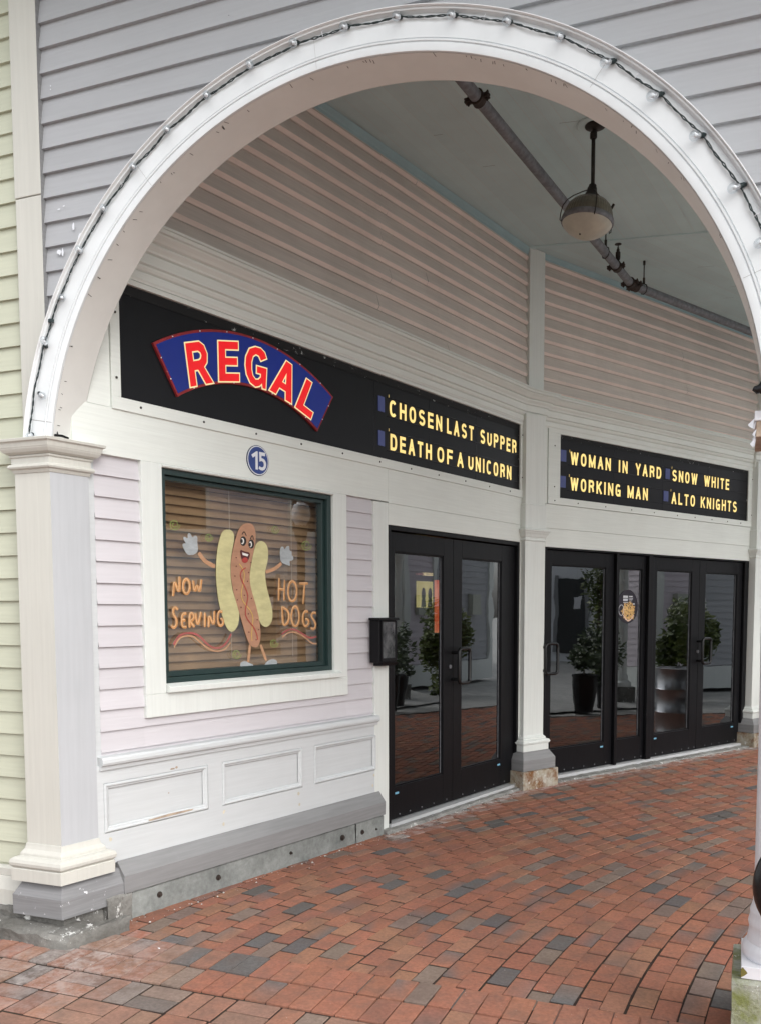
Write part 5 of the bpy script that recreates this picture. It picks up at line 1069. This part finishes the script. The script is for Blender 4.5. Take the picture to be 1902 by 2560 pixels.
# black cable stub on the left capital
q = MB(); q.tube([f1(.045, -.012, 2.42), f1(.040, .006, 2.33), f1(.038, .016, 2.31)], .0035, 6); q.tube([f1(.012, .030, 2.306), f1(.05, .032, 2.308), f1(.085, .022, 2.304)], .006, 7)
cb = q.build('cable_stub', 'iron', smooth=True); tag(cb, 'short black cable end lying on the left capital', 'cable')

# ------------------------------------------------------------------ pendant lamp
LX, LY = 2.018, 2.633
PLM = thing('pendant_lamp', 'hanging industrial lamp with ribbed glass reflector and wire guard', 'lamp', (LX, LY, ZC))
c0 = (LX, LY, 0)
MB().lathe(c0, [(.0, 4.592), (.098, 4.592), (.104, 4.597), (.104, 4.603)], 40).build('ceiling_rose', 'ceil', PLM, smooth=True)
MB().lathe((LX+.012, LY-.006, 0), [(.0, 4.560), (.018, 4.562), (.022, 4.570), (.050, 4.578), (.066, 4.586), (.066, 4.591), (.0, 4.5915)], 32).build('canopy', 'darkmetal', PLM, smooth=True)
MB().lathe(c0, [(.0, 4.515), (.018, 4.516), (.023, 4.522), (.023, 4.552), (.017, 4.560), (.0, 4.561)], 8).build('swivel_nut', 'darkmetal', PLM)
MB().lathe(c0, [(.0125, 4.23), (.0125, 4.518)], 16).build('stem', 'darkmetal', PLM, smooth=True)
tm = Matrix.Rotation(rad(7), 3, 'Y') @ Matrix.Rotation(rad(-4), 3, 'X')
hc = (LX, LY, 4.235)
MB().lathe(hc, [(.0, .0), (.024, -.004), (.026, -.018), (.030, -.022), (.034, -.050), (.046, -.076), (.052, -.080), (.056, -.098)], 28, tm).build('neck', 'darkmetal', PLM, smooth=True)
MB().lathe(hc, [(.050, -.082), (.060, -.086), (.062, -.100), (.056, -.104)], 28, tm).build('collar', 'galv', PLM, smooth=True)
MB().lathe(hc, [(.060, -.096), (.084, -.102), (.112, -.116), (.134, -.140), (.149, -.172), (.158, -.208), (.161, -.230)], 96, tm, rib=.016).build('ribbed_reflector', 'ribglass', PLM)
MB().lathe(hc, [(.158, -.214), (.166, -.218), (.169, -.231), (.169, -.244), (.164, -.252), (.157, -.252)], 56, tm).build('rim_band', 'galv', PLM, smooth=True)
MB().lathe(hc, [(.160, -.248), (.152, -.264), (.126, -.290), (.090, -.313), (.052, -.332), (.018, -.344), (.0, -.346)], 96, tm, rib=.006).build('lens', 'lens', PLM, smooth=True)
def hp(r, a, z): return Vector(hc)+tm @ Vector((r*cos(a), r*sin(a), z))
for k_, a in enumerate((rad(-155), rad(-65), rad(40))):
    q = MB(); q.tube([hp(.020, a, -.035), hp(.060, a, -.055), hp(.115, a, -.090), hp(.150, a, -.122), hp(.172, a, -.160), hp(.179, a, -.205), hp(.179, a, -.252), hp(.170, a, -.262), hp(.166, a, -.246)], .0034, 7); q.build('guard_wire', 'darkmetal', PLM, smooth=True)
q = MB(); a = rad(15); q.tube([hp(.135, a, -.150), hp(.150, a, -.110)], .009, 8); q.build('latch', 'darkmetal', PLM)
q = MB(); q.tube([hp(.05, rad(-120), -.322), hp(.052, rad(-120), -.336)], .006, 8); q.build('drain_plug', 'rust', PLM)

# ------------------------------------------------------------------ sprinkler pipe
SP = thing('sprinkler_pipe', 'galvanised sprinkler pipe with rusty couplings under the porch ceiling', 'pipe', (2.0, 4.8, 4.4))
pa, pb_, pe = Vector((1.30, .35, 4.40)), Vector((2.005, 4.83, 4.36)), Vector((3.10, 6.655, 4.33))
MB().tube([pa, pb_-(pb_-pa).normalized()*.05], .034, 20).build('pipe_run', 'galv', SP, smooth=True)
dd = (pe-pb_).normalized(); MB().tube([pb_+dd*.06, pb_+dd*2.4], .036, 20).build('pipe_run', 'galv', SP, smooth=True)
def coupling(c, d, r=.044, w=.030, up=True):
    q = MB(); u = d.cross(Vector((0, 0, 1))).normalized(); v = u.cross(d)
    q.tube([c-d*w, c-d*w*.8, c-d*w*.5, c+d*w*.5, c+d*w*.8, c+d*w], [r*.82, r*1.0, r*.96, r*.96, r*1.0, r*.82], 24)
    for sgn in (-1, 1):
        b = c+u*sgn*(r+.014); fr = lambda a, n, z: b+d*a+u*n+v*z
        q.box(fr, -w*.6, w*.6, -.020, .010, -.012, -.003); q.box(fr, -w*.6, w*.6, -.020, .010, .003, .012); q.tube([b-v*.028, b+v*.028], .005, 8); q.tube([b+v*.014, b+v*.022], .009, 6); q.tube([b-v*.022, b-v*.014], .009, 6)
    return q.build('coupling', 'rust', SP, smooth=True)
d1 = (pb_-pa).normalized(); atY = lambda y: pa+d1*((y-pa.y)/d1.y)
coupling(atY(1.73), d1); coupling(atY(4.38), d1); coupling(pb_-d1*.045, d1, .046); coupling(pb_+dd*.045, dd, .048)
MB().lathe(pb_, [(.0, -.05), (.038, -.035), (.05, 0), (.038, .035), (.0, .05)], 20).build('elbow', 'rust', SP, smooth=True)
def head(c, s=1.):
    q = MB(); q.lathe(c, [(.016, .0), (.020, .020), (.020, .060), (.013, .068), (.013, .082), (.009, .088), (.004, .112), (.004, .122), (.028, .124), (.028, .127), (.0, .130)], 16); return q.build('sprinkler_head', 'darkmetal', SP, smooth=True)
head(atY(4.38)+Vector((.012, -.015, .045))); head(pb_+dd*2.36+Vector((0, 0, .04)))
def rod(p):
    q = MB(); q.tube([Vector((p.x, p.y, ZC-.002)), Vector((p.x, p.y, p.z+.055))], .0055, 8); q.tube([Vector((p.x, p.y, ZC-.035)), Vector((p.x, p.y, ZC-.001))], .011, 8)
    q.tube([Vector((p.x, p.y, p.z+.10)), Vector((p.x, p.y, p.z+.05))], .011, 6)
    u = Vector((.8, -.6, 0)); q.tube([p+Vector((0, 0, .052))-u*.004, p+u*.032+Vector((0, 0, .03)), p+u*.040, p+u*.028-Vector((0, 0, .03)), p-Vector((0, 0, .042)), p-u*.028-Vector((0, 0, .03)), p-u*.040, p-u*.032+Vector((0, 0, .03)), p+Vector((0, 0, .052))], .0045, 6)
    return q.build('hanger_rod', 'darkmetal', SP)
rod(atY(4.08)); rod(pb_+dd*.17)

# ------------------------------------------------------------------ sticker on the sidelight and posters behind the glass
ST = thing('window_sticker', 'round dark sticker with a bowl of fries on the narrow sidelight glass', 'sticker', f2(1.502, -.05, 1.56))
nS = ND-.004-.022+.003; cS = (1.517, 1.556)
disc(f2, cS, .166, nS, nS-.001).build('sticker_disc', plain('dark_sticker', (.022, .018, .028), .35, 0, .1), ST)
q = MB(); rs2 = random.Random(2)
for i in range(150):
    a = rs2.random()*2*pi; r = sqrt(rs2.random()); x = cS[0]+.012+r*cos(a)*.095; y = cS[1]-.045+r*sin(a)*.088; t = rs2.random()*pi; l = .010+rs2.random()*.020; w = .0042
    n = nS+.0004+i*.00001; d = (cos(t)*l, sin(t)*l); p_ = (-sin(t)*w, cos(t)*w)
    q.quad(f2(x-d[0]-p_[0], n, y-d[1]-p_[1]), f2(x+d[0]-p_[0], n, y+d[1]-p_[1]), f2(x+d[0]+p_[0], n, y+d[1]+p_[1]), f2(x-d[0]+p_[0], n, y-d[1]+p_[1]))
fm, nt, p = newmat('printed_fries'); n_ = mapped_noise(nt, (60, 60, 60), 3); r_ = ramp(nt, n_.outputs[0], .35, .65, (.46, .24, .07, 1), (.86, .58, .24, 1)); nt.links.new(r_.outputs[0], p.inputs['Base Color']); p.inputs['Roughness'].default_value = .4
q.build('fries', fm, ST)
q = MB(); ribbon(q, f2, [(cS[0]-.085+.012+.17*i/10, cS[1]-.085-.055*sin(pi*i/10)) for i in range(11)], .012, nS+.0025, 1); q.build('bowl_rim', plain('pale_bowl', (.72, .52, .44), .4), ST)
q = MB(); ribbon(q, f2, [(cS[0]-.105+.040*cos(2*pi*i/20), cS[1]-.035+.052*sin(2*pi*i/20)) for i in range(21)], .005, nS+.0028, 1, False); q.build('dip_ring', 'enamelwhite', ST)
q = MB()
for x0, x1, z0, z1 in ((-.075, .0, .085, .108), (-.075, .0, .055, .078), (-.075, .0, .037, .043), (.018, .075, .094, .106), (.012, .08, .080, .085), (.012, .08, .067, .072), (.02, .07, .054, .058), (.08, .115, .020, .032), (.03, .05, .035, .042)):
    x = x0
    while x < x1-.004:
        w = min(x1-x, .007+rs2.random()*.006); q.quad(f2(cS[0]+x, nS+.0012, cS[1]+z0), f2(cS[0]+x+w, nS+.0012, cS[1]+z0), f2(cS[0]+x+w, nS+.0012, cS[1]+z1), f2(cS[0]+x, nS+.0012, cS[1]+z1)); x += w+.0025
q.build('print_lines', 'enamelwhite', ST)
SC = -2.3207
def behind(s, z, h): k_ = (3.7428+h)/3.7428; return (SC+(s-SC)*k_, 1.5+(z-1.5)*k_)
def poster(nm, label, s0, s1, z0, z1, h, mat, strip=None):
    a0, b0 = behind(s0, z0, h); a1, b1 = behind(s1, z1, h)
    o = thing(nm, label, 'poster', f1((a0+a1)/2, -h, b0), 'backlit posters in the lobby')
    q = MB(); q.box(f1, a0, a1, -h-.03, -h, b0, b1); q.build('poster_sheet', mat, o)
    return o, a0, a1, b0, b1
def lit(name, c0_, c1_, st, sc=(5, 5, 5)):
    m, nt, p = newmat(name); n_ = mapped_noise(nt, sc, 4, .6); r_ = ramp(nt, n_.outputs[0], .42, .60, c4(c0_), c4(c1_)); nt.links.new(r_.outputs[0], p.inputs['Base Color']); nt.links.new(r_.outputs[0], p.inputs['Emission Color']); p.inputs['Emission Strength'].default_value = st; return m
H_ = .6
P1, a0, a1, b0, b1 = poster('lobby_poster', 'pale yellow lit poster with two dark heads behind the left door glass', 2.919, 3.097, 1.535, 1.728, H_, lit('yellow_poster', (.55, .48, .17), (.72, .64, .28), .75))
q = MB()
for cx_ in (.30, .78):
    x = a0+(a1-a0)*cx_; z = b0+(b1-b0)*.5; q.add([f1(x+(a1-a0)*.15*cos(t), -H_+.002, z+(b1-b0)*.26*sin(t)) for t in [2*pi*i/14 for i in range(14)]], [tuple(range(14))])
    q.quad(f1(x-(a1-a0)*.18, -H_+.002, b0+.002), f1(x+(a1-a0)*.18, -H_+.002, b0+.002), f1(x+(a1-a0)*.13, -H_+.002, z-(b1-b0)*.18), f1(x-(a1-a0)*.13, -H_+.002, z-(b1-b0)*.18))
islands(q, 'dark_print', plain('dark_print', (.05, .04, .04), .5), P1)
P2, a0, a1, b0, b1 = poster('lobby_poster', 'narrow orange lit poster at the right edge of the left door glass', 3.155, 3.25, 1.345, 1.742, H_, lit('orange_poster', (.62, .10, .04), (.85, .26, .14), .75, (9, 9, 6)))
P3, a0, a1, b0, b1 = poster('lobby_poster', 'dark red and black lit poster behind the right door leaf', 3.775, 4.01, 1.382, 1.70, H_, lit('dark_red_poster', (.006, .004, .004), (.09, .010, .008), 1.2, (16, 16, 3.0)))
gold = glow('gold_print', (.75, .50, .16), .55)
q = MB(); fit_text(q, f1, 'EPISODE III', a0+.02, a1-.02, b0+.010, b0+.048, -H_+.002, .012); q.build('title_print', gold, P3)
q = MB()
for x in (.12, .80): ribbon(q, f1, [(a0+(a1-a0)*(x+.02), b1-.02), (a0+(a1-a0)*x, b1-.08), (a0+(a1-a0)*(x-.03), b1-.15)], .010, -H_+.0025)
islands(q, 'gold_streak', gold, P3)
for i, (s0, s1, z0, z1) in enumerate(((2.992, 3.098, 1.772, 1.792), (3.865, 4.016, 1.862, 1.884))):
    a0, b0 = behind(s0, z0, H_); a1, b1 = behind(s1, z1, H_)
    o = thing('coming_soon_sign', ['small lit coming soon sign above the yellow poster', 'small lit coming soon sign above the dark red poster'][i], 'sign', f1(a0, -H_, b0))
    q = MB(); q.box(f1, a0, a1, -H_-.03, -H_, b0, b1); q.build('sign_light', glow('lit_strip', (1., .80, .42), .75), o)
    q = MB(); fit_text(q, f1, 'COMING SOON', a0+.006, a1-.006, b0+.005, b1-.005, -H_+.002, .01); q.build('sign_lettering', plain('black_print', (.02, .02, .02), .5), o)
    q = MB(); w = (a1-a0)*.62; q.box(f1, a0-w-.02, a0-.02, -H_-.03, -H_, b0+.002, b1-.006); q.build('red_strip', glow('dull_red_strip', (.42, .09, .05), .25), o)

# ------------------------------------------------------------------ black iron things beside the round column
q = MB(); y = -.085; W_ = lambda x, z, dy=0.: Vector((x, y+dy, z))
q.tube([W_(3.120, 2.175), W_(3.075, 2.20), W_(3.050, 2.225), W_(3.032, 2.232), W_(3.020, 2.232)], [.018, .022, .020, .019, .012], 16)
q.tube([W_(3.12, 2.268), W_(3.07, 2.262), W_(3.046, 2.248), W_(3.030, 2.232), W_(3.016, 2.228), W_(3.004, 2.233)], [.026, .024, .021, .016, .014, .007], 16)
q.tube([W_(3.075, 2.255), W_(3.062, 2.225), W_(3.055, 2.200), W_(3.060, 2.178), W_(3.08, 2.165)], [.022, .023, .021, .014, .010], 16)
ih = q.build('iron_scroll', 'iron', smooth=True); tag(ih, 'black iron scroll bracket above the right column capital', 'bracket')
q = MB(); q.tube([Vector((3.232+.126*cos(rad(a)), -.165, .597+.135*sin(rad(a)))) for a in range(84, 277, 8)], .060, 28)
ir = q.build('iron_loop', 'iron', smooth=True); tag(ir, 'thick black iron loop curving in front of the round column', 'railing')
q = MB(); c = Vector((.50, .055, 0)); q.lathe((.515, .03, GZ), [(.0, .006), (.010, .006), (.0125, .003), (.0125, -.004)], 16); tag(q.build('bottle_cap', 'enamelwhite', smooth=True), 'small white cap lying on the brick paving', 'bottle cap')

# ------------------------------------------------------------------ what stands opposite (seen in the glass)
OB = thing('lilac_building', 'lilac clapboard building with white corner boards across the passage', 'building', (9.2, 9.5, GZ))
u4 = Vector((.32, .947, 0)).normalized(); n4 = Vector((-u4.y, u4.x, 0)); o4 = Vector((9.2, 9.5, .10))
n4 = -n4 if n4.dot(Vector((-1, -.3, 0))) < 0 else n4
def f4(s, n, z): return o4+u4*s+n4*n+Vector((0, 0, z))
mb = MB(); clap(mb, f4, .0, .95, .35, 5.6, .35, .11, 0, .016); clap(mb, lambda s, n, z: f4(-.19-n, -s, z), .0, .8, .35, 5.6, .35, .11, 0, .016); mb.build('lilac_clapboards', paint('lilac_clapboard_paint', (.66, .60, .64), .5, .06, HG, .06, tone=True), OB, tone=True)
mb = MB(); clap(mb, f4, .95, 3.6, .35, 5.6, .35, .13, -.02, .016); mb.build('grey_clapboards', 'greywall', OB, tone=True)
mb = MB()
for s in (-.16, .95, 3.45): mb.box(f4, s, s+.17, -.05, .05, .2, 5.6)
mb.box(f4, -.2, 3.6, -.8, .06, -.1, .34); mb.build('corner_board', 'white', OB)
mb = MB(); mb.box(f4, .30, .72, .0, .12, 1.35, 1.75); mb.box(f4, 2.5, 2.9, .0, .12, 1.35, 1.8); mb.build('meter_box', plain('pale_grey_metal', (.42, .44, .38), .5), OB)
mb = MB(); mb.box(f4, 1.6, 2.2, .0, .04, 2.2, 3.4); mb.build('window', plain('dull_green_pane', (.10, .13, .11), .15), OB)
mb = MB(); mb.box(f4, -.17, 3.6, -.8, -.06, -.1, 5.7); mb.build('wall_core', 'dark', OB)
WB = thing('white_building', 'white rendered building with pale clapboards above and a dark door across the plaza', 'building', (17, 9, .3))
u5 = Vector((-.42, .907, 0)); n5 = Vector((-.907, -.42, 0)); o5 = Vector((18.0, 6.0, .0))
def f5(s, n, z): return o5+u5*s+n5*n+Vector((0, 0, z))
mb = MB(); mb.box(f5, -7, 9.0, -4, 0, 0, 3.0); mb.build('rendered_wall', plain('white_render', (.78, .81, .84), .8, 0, .1, .8), WB)
mb = MB(); clap(mb, f5, -7, 9.0, 3.0, 7.0, 3.0, .13, .01, .016, 4); mb.build('clapboards', paint('pale_grey_clapboard_paint', (.62, .58, .61), .5, .05, HG, .05, tone=True), WB)
mb = MB(); mb.box(f5, -7, 9.0, -4, -.005, 3.001, 7.05); mb.build('wall_core', 'dark', WB)
for s in (-3.2, -.4, 2.2, 5.4):
    q = MB(); q.box(f5, s-.1, s+1.1, .012, .05, 3.5, 5.4); w_ = q.build('window', 'white', WB); q = MB(); q.box(f5, s, s+1.0, .051, .055, 3.62, 5.28); q.build('pane', plain('dark_pane', (.05, .035, .03), .2), w_)
mb = MB(); mb.box(f5, 4.25, 4.95, -.02, .03, .4, 2.40); mb.build('door', plain('dark_grey_door', (.035, .04, .042), .4), WB)
mb = MB(); mb.box(f5, 4.14, 4.248, -.01, .05, .4, 2.5); mb.box(f5, 4.952, 5.06, -.01, .05, .4, 2.5); mb.build('door_frame', plain('grey_frame', (.25, .26, .27), .5), WB)
mb = MB(); mb.box(f5, 4.65, 4.88, .03, .034, 1.6, 1.9); mb.build('notice', 'enamelwhite', WB)
mb = MB(); mb.tube([f5(5.25, .06, 3.0), f5(5.25, .06, .95), f5(5.18, .2, .80), f5(4.95, .35, .75)], .07, 10); mb.build('downpipe', plain('white_downpipe', (.6, .62, .64), .4), WB, smooth=True)
def leafmat(nm, a, b):
    m, nt, p = newmat(nm); n_ = mapped_noise(nt, (4, 4, 4), 4); r_ = ramp(nt, n_.outputs[0], .35, .65, c4(a), c4(b)); nt.links.new(r_.outputs[0], p.inputs['Base Color']); p.inputs['Roughness'].default_value = .5; return m
M['leaf'] = leafmat('dark_green_leaf', (.018, .035, .010), (.06, .10, .022)); M['leaf2'] = leafmat('yellow_green_leaf', (.05, .085, .012), (.13, .16, .03))
M['bark'] = plain('bark', (.09, .065, .045), .9, 0, .3, 20)
def crown(c, R, n, seed, size=.05):
    rr = random.Random(seed); q = MB(); cl = [(Vector((rr.gauss(0, .5), rr.gauss(0, .5), rr.gauss(0, .45))), .25+rr.random()*.3) for _ in range(16)]
    for i in range(n):
        k_, rad_ = cl[i % 16]; d = Vector((rr.gauss(0, 1), rr.gauss(0, 1), rr.gauss(0, 1))).normalized()*rad_*(.55+.5*rr.random())
        p = Vector((c[0]+(k_.x+d.x)*R[0], c[1]+(k_.y+d.y)*R[1], c[2]+(k_.z+d.z)*R[2]))
        a = Vector((rr.gauss(0, 1), rr.gauss(0, 1), rr.gauss(0, .6))).normalized(); b = a.orthogonal().normalized(); s_ = size*(.6+rr.random()*.8)
        q.quad(p-a*s_, p-b*s_*.45, p+a*s_, p+b*s_*.45)
    return q
def shrub(nm, label, c, R, n, seed, mat, size=.05, group=None):
    o = thing(nm, label, 'shrub', (c[0], c[1], c[2]-R[2]), group); crown(c, R, n, seed, size).build('crown', mat, o)
    q = MB(); rr = random.Random(seed)
    for i in range(5): q.tube([Vector((c[0]+rr.gauss(0, .04), c[1]+rr.gauss(0, .04), c[2]-R[2]*1.1)), Vector((c[0]+rr.gauss(0, R[0]*.3), c[1]+rr.gauss(0, R[1]*.3), c[2]+R[2]*.3))], [.018, .006], 6)
    q.build('stem', 'bark', o); return o
shrub('hedge_shrub', 'dense rounded green bush in front of the grey clapboards', (7.85, 9.40, 1.05), (.42, .42, .95), 3600, 1, 'leaf2', .06)
shrub('climbing_shrub', 'tall narrow climbing plant at the corner of the lilac building', (9.0, 8.2, 1.7), (.22, .22, 1.6), 1800, 3, 'leaf2', .05)
def planter(label, c, h, r, seed, ph):
    o = thing('potted_plant', label, 'plant', (c[0], c[1], c[2]), 'potted plants outside')
    MB().lathe(c, [(.0, .0), (r*.72, .0), (r, h), (r*1.05, h), (r*1.05, h+.03), (r*.93, h+.03), (r*.9, h-.02), (.0, h-.02)], 24).build('pot', 'iron', o, smooth=True)
    crown((c[0], c[1], c[2]+h+ph*.55), (r*1.5, r*1.5, ph*.6), 900, seed, .045).build('foliage', 'leaf', o)
    MB().tube([Vector(c)+Vector((0, 0, h-.05)), Vector(c)+Vector((.01, .02, h+ph*.6))], [.015, .006], 6).build('stem', 'bark', o)
planter('dark potted shrub in a tall tapered black pot by the plaza', (6.55, 7.02, GZ), .55, .20, 5, .5)
planter('leafy potted plant in a black pot beside the second porch column', (7.0, 7.55, GZ), .5, .18, 6, .8)
BR = thing('metal_barrel', 'galvanised steel barrel standing near the end of the wide entrance', 'barrel', (4.05, 7.35, GZ))
MB().lathe((4.05, 7.35, GZ), [(.0, .0), (.28, .0), (.285, .02), (.28, .04), (.28, .27), (.29, .285), (.28, .30), (.28, .56), (.29, .575), (.28, .59), (.28, .82), (.288, .84), (.275, .845), (.268, .80), (.0, .79)], 40).build('drum', plain('brushed_steel', (.42, .43, .45), .28, .9, .12, 4), BR, smooth=True)
SC2 = thing('porch_column', 'second round white porch column on a stone block further back', 'column', (7.8, 8.15, GZ))
MB().lathe((7.8, 8.15, 0), [(.17, .23), (.17, .30), (.13, .34), (.125, .42), (.11, .46), (.107, .6), (.107, 2.0), (.12, 2.4), (.15, 2.44), (.15, 3.54)], 28).build('shaft', 'white', SC2, smooth=True)
q = MB(); q.box(fw, 7.61, 7.99, 7.96, 8.34, GZ, .229); q.build('stone_block', 'stone', SC2)
# street lamp seen in the shop window
LP_ = thing('street_lamp', 'dark street lamp post with a pale acorn globe', 'lamp post', (7.2, 5.9, GZ))
MB().lathe((7.2, 5.9, GZ), [(.0, .0), (.16, .0), (.16, .3), (.09, .5), (.065, .9), (.06, 2.6), (.09, 2.68), (.11, 2.8), (.12, 2.86)], 20).build('post', 'darkmetal', LP_, smooth=True)
MB().lathe((7.2, 5.9, GZ), [(.08, 2.87), (.135, 2.96), (.148, 3.05), (.115, 3.17), (.055, 3.21), (.055, 3.25), (.0, 3.29)], 24).build('globe', plain('milky_globe', (.62, .63, .65), .3), LP_, smooth=True)
